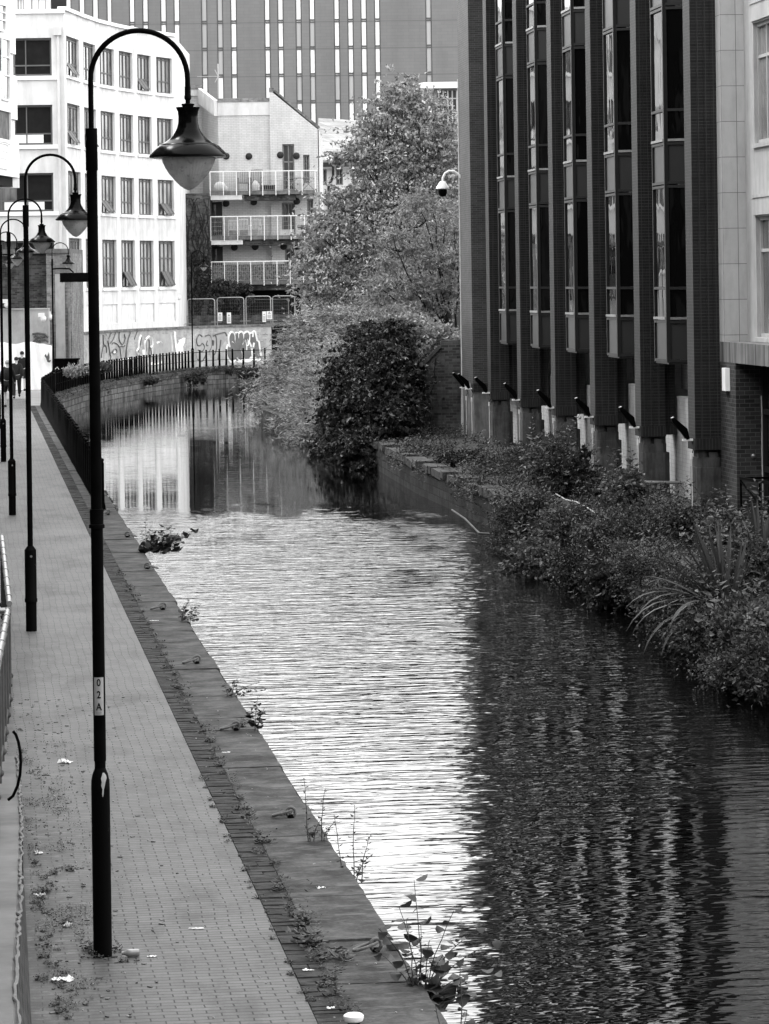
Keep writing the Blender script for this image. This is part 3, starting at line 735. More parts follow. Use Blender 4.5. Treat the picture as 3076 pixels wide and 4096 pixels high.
# local: x 0 = tile face plane towards the canal, y 0 = camera side of the tiled strip
MB().box(0, .5, 0, .95, 3.32, 24).build('tiled_pilaster', M['cream_tile'], tb)
holes = []
for f in range(6):
    zb = 3.42+3.70*f
    for a in (.85, 4.9, 9.0): holes.append((a, a+3.1, zb, zb+2.3))
W_ = 13.0
wl = facade_mb(W_, 3.32, 24, holes, .16)
wo = wl.build('window_wall', M['cream'], tb, loc=(.46, 0, 0), rz=-PI/2, fix=False)
for h in holes:
    if h[3] < 14:
        w_ = window(tb, (.46, 0, 0), -PI/2, h, .16, 4, [.28, .29] if False else [.72], M['cream'], M['curtain'], .07, .05)
        m = MB(); m.box(h[0]-.05, h[1]+.05, -.05, .1, h[2]-.09, h[2]-.01); m.build('sill', M['cream'], w_); m = MB(); m.box(h[0]-.08, h[1]+.08, -.04, -.001, h[3]+.03, h[3]+.36); m.box(h[0]-.10, h[1]+.1, -.06, -.001, h[3]+.36, h[3]+.42)
        m.build('lintel', M['cream'], w_)
MB().box(.62, 12, -13, .9, 3.0, 23.9).build('inner_mass', M['dark'], tb)
MB().box(-.002, 1.2, -13, .93, 2.93, 3.32).build('slab', M['streaked'], tb)
MB().box(.0, .58, -.97, .8, -.3, 2.93).build('brick_pier', M['brick_flemish'], tb)
m = MB()
m.box(.62, .70, -3.2, -.97, -.2, .9) if False else None
for y in (-1.02, -2.0, -3.0, -4.2, -5.4): m.box(.50, .58, y-.05, y+.05, -.3, 2.93)
for z_ in (.9, 2.0): m.box(.51, .57, -6, -1.0, z_-.05, z_+.05)
m.build('shopfront_frame', M['bronze'], tb)
MB().box(.6, .62, -8, -1.0, -.3, 2.93).build('shopfront_glass', M['glass_tall'], tb)
for z_, x in ((1.05, -.015),):
    MB().lathe([(.0, 0), (.045, .0), (.045, .03), (.02, .05), (0, .05)], 14).build('vent_cap', M['galv'], tb).matrix_local = Matrix.Translation((.32, -.985, 1.15)) @ Matrix.Rotation(PI/2, 4, 'X')
MB().tube([(.49, -.99, 2.3), (.5, -.99, 1.9), (.49, -.99, 1.2), (.5, -.99, -.2)], .012, 6).build('cable', M['cable'], tb)
wl_ = empty('wall_light', tb.matrix_basis @ Vector((-.02, -.25, 0)), BA, 'white box wall light under the concrete slab beside the mixed brick pier', 'wall light')
MB().prism([(-.06, -.16), (.02, -.2), (.02, .2), (-.06, .16)], 2.38, 2.82).build('diffuser', M['white'], wl_)
MB().box(.021, .04, -.17, .17, 2.4, 2.84).build('backplate', M['dark'], wl_)
gate = empty('handrail', Q+Matrix.Rotation(BA, 3, 'Z') @ Vector((.15, -5.0, 0)), BA, 'black bar handrail frame at the right edge above the sword leaved plant', 'railing')
MB().bar((.0, 1.6, .85), (.35, -1.2, .85), .05).bar((.0, 1.6, .85), (.6, 1.6, .85), .04).build('top_bar', M['black'], gate)
for q in ((0, 1.6), (.13, .6), (.3, -.8), (.6, 1.6)):
    MB().bar((q[0], q[1], -.1), (q[0], q[1], .85), .035).build('upright', M['black'], gate)
MB().bar((0, 1.6, .8), (.3, -.6, -.05), .025).build('brace', M['black'], gate)
# ------------------------------------------------------------------ white deco building beyond the bend
C0 = Vector((-15.64, 162.7, 0))
wb = empty('deco_building', C0, 0, 'curved white rendered building with rows of tall steel framed windows beyond the bend', 'building')
px_b = [65.5, 82.5, 98.5, 117.7, 136, 154.5, 176]; Yb = [162.7, 167.0, 170.7, 174.0, 176.7, 179.1, 181.4]
bp = []
for px, Y in zip(px_b, Yb):
    q = D(px, 150, Y); bp.append(Vector((q.x, q.y, 0)))
bp[0] = C0.copy()
rows = [(14.98, 16.94), (11.58, 13.62), (8.30, 10.26), (4.43, 6.93)]
n_sash = 0
for i in range(6):
    a, b = bp[i], bp[i+1]; L = (b-a).length; rz = math.atan2(b.y-a.y, b.x-a.x)
    # outward normal is to the right of a->b (towards the canal); local y of the facade points inward
    hs = [(L*.13, L*.87, c, d) for c, d in rows]
    blank = (L*.13, L*.87, 2.55, 3.55)
    o = facade('wall_bay', M['white_render'], wb, rel(wb, a), rz, L, 2.12, 18.15, hs+[blank], .22)
    MB().quad((blank[0], .06, blank[2]), (blank[1], .06, blank[2]), (blank[1], .06, blank[3]), (blank[0], .06, blank[3])).build('blind_panel', M['white_render'], wb, loc=rel(wb, a), rz=rz, fix=False)
    for j, h in enumerate(hs):
        wd = window(wb, rel(wb, a), rz, h, .22, 4, [.33, .93] if j < 3 else [.30, .62, .95], M['tower_frame'], M['curtain'], .07, .06)
        MB().box(h[0]-.15, h[1]+.15, -.1, .05, h[2]-.16, h[2]-.004).build('sill', M['white_trim'], wd)
        if (i, j) in ((0, 0), (4, 0), (0, 1), (5, 2), (3, 3), (5, 3), (1, 1), (2, 2)):
            u0 = h[0]+(h[1]-h[0])*(.25 if i % 2 else .05); w2 = (h[1]-h[0])*.45; zt_ = h[2]+(h[3]-h[2])*.33
            m = MB(); m.bar((u0, .1, zt_), (u0, -.3, h[2]+.1), .05).bar((u0+w2, .1, zt_), (u0+w2, -.3, h[2]+.1), .05).bar((u0, -.3, h[2]+.1), (u0+w2, -.3, h[2]+.1), .05).bar((u0+w2/2, .1, zt_), (u0+w2/2, -.3, h[2]+.1), .04)
            m.quad((u0, .09, zt_), (u0+w2, .09, zt_), (u0+w2, -.29, h[2]+.12), (u0, -.29, h[2]+.12))
            m.build('open_sash', M['tower_frame'], wd)
    m = MB(); m.box(-.02, L+.02, -.12, .3, 18.15, 18.33).build('parapet_cap', M['white_trim'], wb, loc=rel(wb, a), rz=rz)
# camera facing side
WL = 14.0
hl = []
def xz(px, py): q = D(px, py, 163.2); return q.x, q.z
hz = [(14.93, 16.8), (11.53, 13.5), (8.24, 10.14), (4.9, 6.8)]
u_a = C0.x+WL-16.22+ (-C0.x) if False else None
# local x runs from left end (C0.x-14) to the corner
for c, d in hz: hl += [(WL-.62-5.2, WL-.62, c, d), (WL-13, WL-7.0, c, d)]
lo_ = rel(wb, C0+Vector((-WL, 0, 0)))
facade('side_wall', M['white_side'], wb, lo_, 0, WL, 0, 18.0, hl, .3)
for h in hl:
    wd = window(wb, lo_, 0, h, .3, 4, [.28], M['tower_frame'], M['curtain_dark'] if 'curtain_dark' in M else M['glass_tall'], .1, .06)
    MB().box(h[0]-.2, h[1]+.3, -.12, .05, h[2]-.2, h[2]-.01).build('sill', M['white_trim'], wd)
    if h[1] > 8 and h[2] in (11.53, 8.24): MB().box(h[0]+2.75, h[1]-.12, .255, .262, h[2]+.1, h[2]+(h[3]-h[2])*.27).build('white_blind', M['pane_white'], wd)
MB().box(0, WL+.05, -.15, .3, 18.0, 18.2).build('parapet_cap', M['white_trim'], wb, loc=lo_)
MB().tube([(WL-.28, -.12, z_) for z_ in (17.0, 10, 0)], .07, 8).box(WL-.5, WL-.1, -.3, -.02, 16.9, 17.3).build('downpipe', M['white_side'], wb, True, loc=lo_)
inner = [(p.x-.35*1, p.y+.35) for p in bp]
MB().prism([(C0.x-WL+.05, C0.y+.35)]+[(p.x-.42, p.y+.25) for p in bp]+[(bp[-1].x-.45, 195), (C0.x-WL+.05, 195)], 0, 17.9).build('mass', M['dark'], wb).matrix_local = Matrix.Translation(-C0)
a, b = bp[-1], Vector((bp[-1].x-.3, 196, 0))
MB().box(-.02, .3, 0, 14, 2.1, 18.15).build('end_wall', M['white_render'], wb, loc=rel(wb, bp[-1]+Vector((-.3, 0, 0))))
# ------------------------------------------------------------------ graffiti wall along the bend
GWp = [p.copy() for p in bp[:-1]]+[bp[-1]+Vector((0, -.0, 0)), D(205, 330, 184.2), D(232, 330, 185.6), D(268, 330, 187)]
for p in GWp: p.z = 0
gw = empty('graffiti_wall', GWp[0], 0, 'weathered brick towpath wall covered in graffiti under the white building', 'wall')
GWf = [p-Vector((-.0, .0, 0)) for p in GWp]; GWf = offs(GWp, -.35)
for i in range(len(GWf)-1):
    a, b = GWf[i], GWf[i+1]; L = (b-a).length; rz = math.atan2(b.y-a.y, b.x-a.x)
    MB().box(0, L, 0, .6, -.1, 2.10).build('wall_section', M['brick_graffiti'], gw, loc=rel(gw, a), rz=rz)
    MB().box(0, L, -.05, .62, 2.10, 2.22).build('wall_cap', M['concrete'], gw, loc=rel(gw, a), rz=rz)
def wall_pt(px, py, off=.03):
    a, b = ray(px, py)
    for p, q in zip(GWf, GWf[1:]):
        # solve (a*Y, Y) on segment p-q
        dx, dy = q.x-p.x, q.y-p.y; den = a*dy-dx
        if abs(den) < 1e-9: continue
        k = (p.x-a*p.y)/den
        if -.02 <= k <= 1.02:
            Y = p.y+dy*k; n = Vector((dy, -dx, 0)).normalized()
            return Vector((a*Y, Y, H-b*Y))+n*off
    return None
def stroke(pts, w, mat, name, label=None, off=.03, z=(3.46, 720, 1160), close=False):
    sc, ox, oy = z; P = [wall_pt((ox+x/sc)/4, (oy+y/sc)/4, off) for x, y in pts]
    P = [p for p in P if p is not None]
    if close: P.append(P[0])
    # smooth the line
    Q2 = []
    for i in range(len(P)-1):
        p0, p1, p2, p3 = P[max(i-1, 0)], P[i], P[i+1], P[min(i+2, len(P)-1)]
        for k in range(4):
            u = k/4; Q2.append(.5*((2*p1)+(-p0+p2)*u+(2*p0-5*p1+4*p2-p3)*u*u+(-p0+3*p1-3*p2+p3)*u**3))
    Q2.append(P[-1])
    return Q2
class Strokes(MB):
    def line(s, pts, w, off=.03, z=(3.46, 720, 1160), close=False):
        q = stroke(pts, w, None, '', None, off, z, close)
        for a, b in zip(q, q[1:]): s.bar(a-(b-a)*.06, b+(b-a)*.06, w, .012, (0, -1, 0)) if False else s.ribbon(a, b, w)
        return s
    def ribbon(s, a, b, w):
        d = (b-a)
        if d.length < 1e-4: return
        n = Vector((.15, -1, 0)).normalized(); r = d.normalized().cross(n).normalized()*(w/2); e = d*.08; k = n*.008
        s.add([a-e-r, a-e+r, b+e+r, b+e-r, a-e-r+k, a-e+r+k, b+e+r+k, b+e-r+k], [(4,5,6,7),(0,1,5,4),(1,2,6,5),(2,3,7,6),(3,0,4,7)])
def fillp(pts, mat, name, off, z=(3.46, 720, 1160)):
    sc, ox, oy = z; P = [wall_pt((ox+x/sc)/4, (oy+y/sc)/4, off) for x, y in pts]; P = [p for p in P if p is not None]
    me = bpy.data.meshes.new(name); bm = bmesh.new(); f = bm.faces.new([bm.verts.new(p-gw.location) for p in P]); bmesh.ops.triangulate(bm, faces=[f]); bm.to_mesh(me); bm.free()
    me.materials.append(mat); return link(bpy.data.objects.new(name, me), gw)
def putg(m, name, mat):
    o = m.build(name, mat, gw, fix=False); o.location = -gw.location; return o
SAL = [[(745,730),(748,640),(728,588),(695,585),(668,640),(665,700),(680,790),(655,755),(637,830),(645,920),(680,975),(712,1000),(745,975)],
       [(710,715),(745,760),(752,840)], [(752,600),(785,590),(800,610),(797,700),(815,800),(850,880),(853,940)], [(775,770),(770,700)],
       [(780,860),(785,930),(800,945)], [(805,600),(835,575),(865,590),(870,640),(850,755),(885,690),(910,760),(915,830)],
       [(880,600),(915,575),(950,590),(955,660),(945,740),(925,770)], [(905,690),(930,690),(930,740),(950,715),(985,800),(998,930)],
       [(955,600),(1000,590),(1000,650)], [(1000,580),(1030,570),(1050,640),(1065,700),(1085,710),(1100,800),(1115,900),(1105,950),(1080,975)],
       [(1020,730),(1010,800),(1020,930)], [(712,1000),(760,955),(800,975),(830,990),(860,960),(900,975),(950,975),(990,940),(1040,960),(1080,975)]]
fillp([(690,600),(740,590),(800,600),(860,590),(950,590),(1035,580),(1060,690),(1095,760),(1110,930),(1080,965),(900,965),(830,980),(750,960),(700,985),(650,920),(640,830),(665,760)], M['darkspray'], 'bubble_fill', .025)
m = Strokes()
for l in SAL: m.line(l, .10, .04)
putg(m, 'bubble_lettering', M['chalk'])
m = Strokes()
for l in SAL[-1:]: m.line(l, .2, .045)
putg(m, 'bubble_drips', M['chalk'])
# older grey letters to the left of the bubble piece
fillp([(230,640),(290,615),(330,660),(400,620),(440,640),(500,630),(630,600),(640,680),(560,800),(520,960),(430,930),(400,860),(350,900),(290,985),(235,960),(215,760)], M['midspray'], 'grey_letter_fill', .022)
GZ = (4.371, 380, 1280)
m = Strokes()
for l in ([(300,650),(260,620),(225,680),(230,760),(270,770),(300,740),(330,790),(300,850),(240,830)], [(235,960),(300,985),(345,900),(350,830)], [(370,700),(355,760),(385,770)],
          [(340,640),(400,625),(425,700),(420,800),(390,860)], [(450,640),(490,640),(500,800),(470,900)], [(440,700),(460,710),(450,770),(440,700)], [(480,620),(560,600),(620,590),(640,640)], [(560,690),(545,800),(520,960)]): m.line(l, .07, .035)
for l in ([(100,660),(110,560),(145,440),(185,480),(190,570)], [(300,200),(250,270),(215,370)], [(350,220),(300,350),(235,430)], [(415,200),(410,330),(440,410),(480,420),(515,330),(500,250)],
          [(430,460),(425,500),(440,600),(445,690)], [(440,460),(500,465),(510,440)], [(330,510),(290,560),(330,590),(370,555),(355,515),(330,510)], [(290,560),(250,590),(265,640),(250,720)],
          [(290,420),(320,395),(380,430),(415,480)], [(610,220),(570,340),(545,470),(535,680)], [(590,260),(555,400),(530,560),(520,650)], [(730,200),(690,300),(680,340)], [(130,260),(135,380),(150,470)],
          [(800,300),(780,440),(740,560),(760,610),(800,650)], [(930,340),(940,420),(930,640)], [(870,330),(880,460),(890,600)], [(960,470),(975,600),(950,640)], [(175,250),(215,380),(240,520),(255,620)]): m.line(l, .06, .035, GZ)
putg(m, 'dark_scrawl', M['ink'])
m = Strokes()
for l in ([(790,260),(760,370),(750,480),(720,560),(800,640)], [(940,280),(880,330),(860,430),(880,600),(900,740)], [(160,260),(215,370),(235,440)], [(975,300),(1000,420),(960,480)], [(1000,740),(960,780),(1100,760),(1190,720)],
          [(320,530),(345,560),(310,570)], [(420,700),(520,690),(640,660)], [(990,330),(990,500),(985,640)], [(1070,400),(1120,380),(1180,420),(1240,420)], [(1310,240),(1330,400),(1340,540)]): m.line(l, .09, .042, GZ)
putg(m, 'pale_scrawl', M['chalk'])
fillp([(1370,200),(1400,200),(1410,300),(1400,400),(1430,430),(1460,380),(1450,350),(1490,370),(1530,310),(1575,310),(1560,400),(1530,470),(1540,580),(1430,600),(1410,590),(1390,420)], M['chalk'], 'pale_patch', .026, GZ)
fillp([(820,520),(865,515),(870,620),(820,600)], M['chalk'], 'pale_patch', .026, GZ)
fillp([(1000,240),(1340,250),(1380,420),(1390,600),(1250,690),(1000,640),(980,420)], M['midspray'], 'grey_block', .02, GZ)
M['tower_joint'] = plain('cladding_joint', .12, .7, .1, 1)
# ------------------------------------------------------------------ grey tower
YT = 360.0
def tx(px, py=60): return D(px, py, YT).x
def tz(py, px=260): return D(px, py, YT).z
tw = empty('tower_block', (tx(51.5), YT, 0), 0, 'tall grey clad tower with narrow vertical strips of pale windows filling the background', 'tower')
TW = tx(520)-tx(51.5)
strips = [(65.8,72.2),(79.5,85.8),(92.9,99.3),(107.2,112.8),(129.7,135.7),(143,149.2),(161,167.2),(174.3,180.6),(201.7,207.9),(217.5,223.7),(231,237.4),(264.8,270.8),(278,284.2),(296,302.2),(309.6,315.7),(334.3,340.3),(347.9,354),(361.2,367.4),(374.8,380.8),(426,432.2)]
zrow0 = tz(23.1); pitch = (tz(23.1)-tz(103.9))/3
ZTOP = 46.0
hs = []
rn = random.Random(4)
grey_set = {(9, 2), (9, 1), (8, 0), (8, 1), (8, 2), (13, 1), (14, 1), (9, 0), (13, -3), (14, -3), (18, 1), (15, -3), (16, -3)}
tower_front = []
for i, (a, b) in enumerate(strips):
    xa, xb = tx(a)-tx(51.5), tx(b)-tx(51.5)
    hs.append((xa, xb, zrow0-pitch*8, ZTOP-1.5))
def towermat():
    t = NT('storey_jointed_cladding', .7, .17, .15); vec, v = t.brickvec('wall'); sp = t.N('ShaderNodeSeparateXYZ'); t.L(v, sp.inputs[0])
    b = t.brick(vec, 1.2, .36, .02, .165, .175, .15, .5, .2)
    fz = t.math('FRACT', t.math('DIVIDE', t.math('SUBTRACT', sp.outputs[2], zrow0-pitch*8), pitch)); ln = t.math('LESS_THAN', fz, .03)
    c = t.mul(b.outputs['Color'], t.ramp(t.noise(t.mapv(v, (.25, .25, .04)), 1, 5, .7), [(.35, .9), (.65, 1.08)])); t.col(t.mix(ln, c, .12)); return t.m
M['tower'] = towermat()
facade('cladding', M['tower'], tw, (0, 0, 0), 0, TW, 0, ZTOP, hs, .3)
MB().box(0, TW, .35, 22, 0, ZTOP-.1).build('core', M['tower_frame'], tw)
MB().box(-.02, 0, .0, 22, 0, ZTOP-.1).build('side_cladding', M['tower'], tw)
ups = MB(); upf = MB()
for i, h in enumerate(hs):
    for k in range(-8, 14):
        z1 = zrow0+pitch*k+pitch; z0 = zrow0+pitch*k+.0
        if z1 > ZTOP-1.6: break
        vis = -3 <= k <= 1 and not (k == -3 and i < 13) and not (k < -1 and i < 6) and not (k < 0 and i < 4)
        a, b = h[0]+.02, h[1]-.02
        fr = upf if not vis else MB()
        fr.box(a, a+.09, .08, .2, z0, z1); fr.box(b-.09, b, .08, .2, z0, z1); fr.box(a+.09, b-.09, .08, .2, z0-.02, z0+.12); fr.box(a+.09, b-.09, .10, .2, z0+.18, z0+.36)
        q = [(a+.09, .17, z0+.36), (b-.09, .17, z0+.36), (b-.09, .17, z1-.02), (a+.09, .17, z1-.02)]
        q2 = [(a+.09, .17, z0+.12), (b-.09, .17, z0+.12), (b-.09, .17, z0+.18), (a+.09, .17, z0+.18)]
        if vis:
            o = fr.build('window', M['tower_frame'], tw)
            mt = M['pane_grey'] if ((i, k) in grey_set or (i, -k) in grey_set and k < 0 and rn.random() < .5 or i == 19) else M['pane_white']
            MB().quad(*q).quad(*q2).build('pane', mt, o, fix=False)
        else: ups.quad(*q)
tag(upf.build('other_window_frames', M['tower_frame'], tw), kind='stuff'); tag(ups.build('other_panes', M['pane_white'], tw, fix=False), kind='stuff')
# pale block to the left of the tower
pb = empty('pale_block', (D(-30, 10, 300).x, 300, 0), 0, 'pale building with wide bright windows behind the roof of the white building, top left', 'building')
x0 = pb.location.x; f_ = lambda px: D(px, 10, 300).x-x0
hp = [(f_(a), f_(b), z_, z_+4.0) for a, b in ((-20, -8), (-3, 6), (17.5, 24), (31, 46)) for z_ in (14.5, 19.6, 24.7, 29.8)]
hp = [(f_(a), f_(b), z_, z_+4.0) for a, b in ((-20, -8), (-3, 6), (17.5, 24), (31, 46)) for z_ in (16.5, 21.6, 26.7, 31.8)]
facade('front_wall', M['white_side'], pb, (0, 0, 0), 0, f_(51), 0, 40, hp, .3)
MB().box(0, f_(51), .4, 15, 0, 39.9).build('mass', M['dark'], pb)
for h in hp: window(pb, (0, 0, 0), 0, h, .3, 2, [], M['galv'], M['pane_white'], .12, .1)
# ------------------------------------------------------------------ cream apartment building with balconies
YB = 192.0
def bx(px, Y=YB): return D(px, 190, Y).x
def bz(py, Y=YB, px=260): return D(px, py, Y).z
ap = empty('apartment_building', (bx(219), YB, 0), 0, 'cream brick apartment building with a sloping parapet and three railed balconies', 'building')
A0 = ap.location
def X(px, Y=YB): return bx(px, Y)-A0.x
zB = bz(98); zs1 = bz(190.6, 190); zs2 = bz(235.5, 190); zs3 = bz(280.7, 190)
win = lambda a, b, t_, b_: (X(a), X(b), bz(b_), bz(t_))
cen = [win(283, 294.9, 144.7, 190.9), win(303.7, 310, 155.6, 184)]
mid = [win(281.5, 295, 203, 235), win(211.5, 222, 201, 235)]
low = [win(284, 295.5, 249, 280), win(212, 222, 247, 280)]
midh = [(X(281.5), X(295), bz(235), bz(203)), (X(307), X(313), bz(232), bz(200))]
lowh = [(X(284), X(295.5), bz(280), bz(249))]
facade('front_wall', M['brick_cream'], ap, (0, 0, 0), 0, X(271), zs3+.02, zB-1.0, [], .25)
MB().box(0, X(271), -.06, .3, zB-1.0, zB-.22).build('parapet', M['white_side'], ap)
MB().box(0, X(271), -.1, .34, zB-.22, zB).build('parapet_cap', M['brick_old_light'], ap)
# block with the sloping top: lower facade with door openings + gable piece
zc = bz(130)
m = facade_mb(X(319.5), zs3+.02, zc, [h for h in cen+midh+lowh], .3, u0=X(271))
m.build('gable_wall', M['brick_cream'], ap, loc=(0, -.25, 0), fix=False)
top = [(X(271), -.25, zc), (X(319.5), -.25, zc), (X(319.5), -.25, bz(129.9)), (X(275.5), -.25, bz(92)), (X(271), -.25, bz(92))]
MB().extr(top, (0, .5, 0)).build('sloping_gable', M['brick_cream'], ap)
MB().bar((X(275.3), 0, bz(91.6)), (X(319.8), 0, bz(129.0)), .5, .2).box(X(270.6), X(275.4), -.3, .3, bz(92), bz(92)+.22).build('gable_coping', M['brick_old_light'], ap)
MB().box(X(270.9), X(271), -.25, .0, zs3, bz(92)).build('return_wall', M['brick_cream'], ap)
MB().prism([(X(219)+.02, .35), (X(271), .35), (X(271), 12), (X(219)+.02, 12)], 0, zB-1.1).build('mass', M['dark'], ap)
MB().extr([(X(272), .32, bz(131.2)), (X(319.3), .32, bz(131.2)), (X(319.3), .32, bz(130.5)), (X(276), .32, bz(93.5)), (X(272), .32, bz(93.5))], (0, 10, 0)).build('gable_mass', M['brick_cream'], ap)
MB().box(X(271)+.02, X(319.4), .12, 12, 0, zB-1.21-(zB-1.2-bz(131))).build('mass', M['dark'], ap)
MB().box(X(319.5)-.05, X(319.5), -.25, 12, 0, bz(131)).build('flank_wall', M['brick_cream'], ap)
for h in cen+midh+lowh:
    window(ap, (0, -.25, 0), 0, h, .3, 2, [.62] if h[3]-h[2] > 1.9 else [], M['timber'], M['glass_tall'], .09, .07, 'window' if h in (cen[1], midh[1]) else 'door')
for a, b, t_, b_ in ((211, 222, 201.5, 235.3), (212, 222, 246, 280.5)):
    m = MB(); m.box(X(a), X(b), -.06, -.01, bz(b_), bz(t_)); dd = m.build('door', M['bronze'], ap)
    MB().box(X(a)+.12, X((a+b)/2)-.05, -.075, -.061, bz(b_)+.15, bz(t_)-.15).build('pane', M['glass_tall'], dd)
# left wing: angled face and flat face
p203 = X(203, 195); 
facade('angled_wall', M['brick_cream'], ap, (p203, 3.0, 0), math.atan2(-3.0, -p203), math.hypot(p203, 3.0), 2.0, bz(99), [], .2)
MB().extr([(p203, 2.95, bz(88, 195)-.9), (0, -.02, bz(100)-.9), (0, -.02, bz(100)), (p203, 2.95, bz(87.5, 195))], (-.2, -.3, 0)).build('sloping_parapet', M['white_side'], ap)
facade('wing_wall', M['brick_cream'], ap, (X(150, 195), 3.0, 0), 0, p203-X(150, 195), 2.0, bz(92, 195), [], .2)
MB().box(X(150, 195), p203, 2.9, 3.3, bz(95, 195), bz(88.5, 195)).build('wing_parapet', M['white_side'], ap)
MB().box(X(150, 195), p203, 2.85, 3.35, bz(88.5, 195), bz(87, 195)+.15).build('wing_parapet_cap', M['brick_old_light'], ap)
MB().prism([(X(150, 195), 3.4), (p203, 3.4), (.3, .5), (.3, 12), (X(150, 195), 12)], 0, bz(100)-1).build('wing_mass', M['dark'], ap)
# round wall lamps
for a, b in ((226.7, 155.7), (249.4, 156.2), (281, 155.5), (297, 156.5), (226, 202.9), (253.6, 202), (296.8, 202), (233.6, 247), (254.4, 246.7), (283, 247), (297, 247)):
    yy = -.02 if a < 271 else -.27
    o = MB().lathe([(0, 0), (.19, 0), (.2, .05), (.15, .08), (.12, .13), (0, .15)], 16).build('round_wall_lamp', M['bronze'], ap, True)
    o.matrix_local = Matrix.Translation((X(a), yy, bz(b))) @ Matrix.Rotation(PI/2, 4, 'X')
# balconies
def balcony(py, x1, infill, zt):
    zf = bz(py, 190)
    xa, xb = X(209.6, 190), X(x1, 190)
    MB().box(xa, xb, -2.0, -.26, zf-.22, zf).build('balcony_slab', M['concrete'], ap)
    MB().box(xa+.05, X(242, 190), -1.95, -.5, zf-.5, zf-.225).build('slab_beam', M['white_side'], ap)
    MB().box(X(242, 190)+.1, xb-1.2, -1.7, -.5, zf-.55, zf-.225).build('slab_beam', M['brick_old'], ap)
    r = MB().bar((xa, -2.03, zf+1.12), (xb, -2.03, zf+1.12), .05, .05).bar((xb, -2.03, zf+1.12), (xb, -.3, zf+1.12), .06, .06).build('balcony_rail', M['white_trim'], ap)
    n = 8; 
    for i in range(n+1):
        x = xa+.04+(xb-xa-.08)*i/n
        MB().box(x-.022, x+.022, -2.05, -2.0, zf-.28, zf+1.09).build('rail_post', M['white_trim'], r)
    m = MB(); x = xa
    while x < xb: m.box(x-.006, x+.006, -2.035, -2.02, zf+.05, zf+1.08); x += .115
    for z_ in (.05, .3, .55, .8, 1.05): m.box(xa, xb, -2.038, -2.028, zf+z_-.006, zf+z_+.006)
    m.build('mesh_infill', M['galv'], r)
    if infill: MB().box(xa+.1, xb-.5, -1.99, -1.97, zf+.04, zf+.95).build('reed_screen', M['screen'], r)
    return zf
def screen():
    t = NT('woven_screen', .9, .1, .1); v = t.obj(); t.col(t.ramp(t.noise(t.mapv(v, (1, 1, 1)), 9, 3, .8), [(.4, .035), (.62, .2)])); return t.m
M['screen'] = screen()
z1_ = balcony(190.6, 316, False, 0); z2_ = balcony(235.5, 318, False, 0); z3_ = balcony(280.7, 316, True, 0)
# things on the balconies
def chair(px, Y, zf, lb, mat, rz=0, sc=1.0):
    p = Vector((bx(px, Y), Y, zf)); t = empty('garden_chair', p, rz, lb, 'chair', 'garden chairs on the balconies'); s = sc
    MB().box(-.28, .28, -.28, .25, .38, .44).build('seat', mat, t)
    m = MB()
    for i in range(7): m.box(-.27+.09*i-.02, -.27+.09*i+.02, .22, .27, .44, 1.0+.06*math.sin(i/6*PI))
    m.box(-.29, .29, .215, .275, .98, 1.04); m.build('backrest', mat, t)
    for a in (-1, 1):
        MB().box(a*.3-.03, a*.3+.03, -.28, .26, .62, .66).build('armrest', mat, t)
        for b in (-.26, .24): MB().box(a*.29-.025, a*.29+.025, b-.025, b+.025, 0, .62).build('leg', mat, t)
    t.scale = (s, s, s); return t
chair(243.5, 190.7, z1_, 'dark slatted garden chair on the top balcony, left of two', M['timber'], .2, 1.15)
chair(256, 190.9, z1_, 'dark slatted garden chair on the top balcony, right of two', M['timber'], -.2, 1.2)
chair(232.5, 190.9, z2_, 'pale garden chair on the middle balcony, leftmost of three', M['white_side'], 0, .9)
chair(243, 190.9, z2_, 'pale garden chair on the middle balcony, between two others', M['white_side'], .1, .95)
chair(254.8, 190.9, z2_, 'pale garden chair on the middle balcony, rightmost of three', M['white_side'], -.3, .95)
p = Vector((bx(300, 190.9), 190.9, z1_)); t = empty('folding_table', p, 0, 'folding slatted table beside the open door on the top balcony', 'table')
MB().box(-.75, .75, -.35, .35, .7, .74).build('tabletop', M['timber'], t)
for a in (-.5, .5):
    MB().bar((a-.35, -.3, 0), (a+.35, -.3, .7), .04).build('leg', M['timber'], t); MB().bar((a+.35, .3, 0), (a-.35, .3, .7), .04).build('leg', M['timber'], t)
def blobby(name, px, Y, zf, r, mat, lb, cat, seed=1):
    m = MB(); rn2 = random.Random(seed)
    m.ball((0, 0, r[2]*.9), r, 10).ball((r[0]*.8, 0, r[2]*.6), (r[0]*.5, r[1]*.6, r[2]*.6), 8)
    o = m.build(name, mat, None, True, loc=(bx(px, Y), Y, zf)); return tag(o, lb, cat)
blobby('cushion', 220, 190.5, z1_, (.35, .2, .3), M['white_side'], 'white cushion heap lying at the left end of the top balcony', 'cushion')
blobby('sack', 255.5, 190.3, z1_, (.2, .16, .32), M['white_side'], 'white bag standing between two posts of the top balcony', 'bag')
for px, zf, lb in ((268, z1_, 'dark planter trough on the floor of the top balcony'), (286, z2_, 'white planter trough near the door on the middle balcony')):
    t = empty('planter', (bx(px, 190.4), 190.4, zf), 0, lb, 'planter')
    MB().prism([(-.4, -.12), (.4, -.12), (.4, .12), (-.4, .12)], 0, .28).box(-.42, .42, -.14, .14, .28, .33).build('trough', M['white_side'] if 'white' in lb else M['bronze'], t)
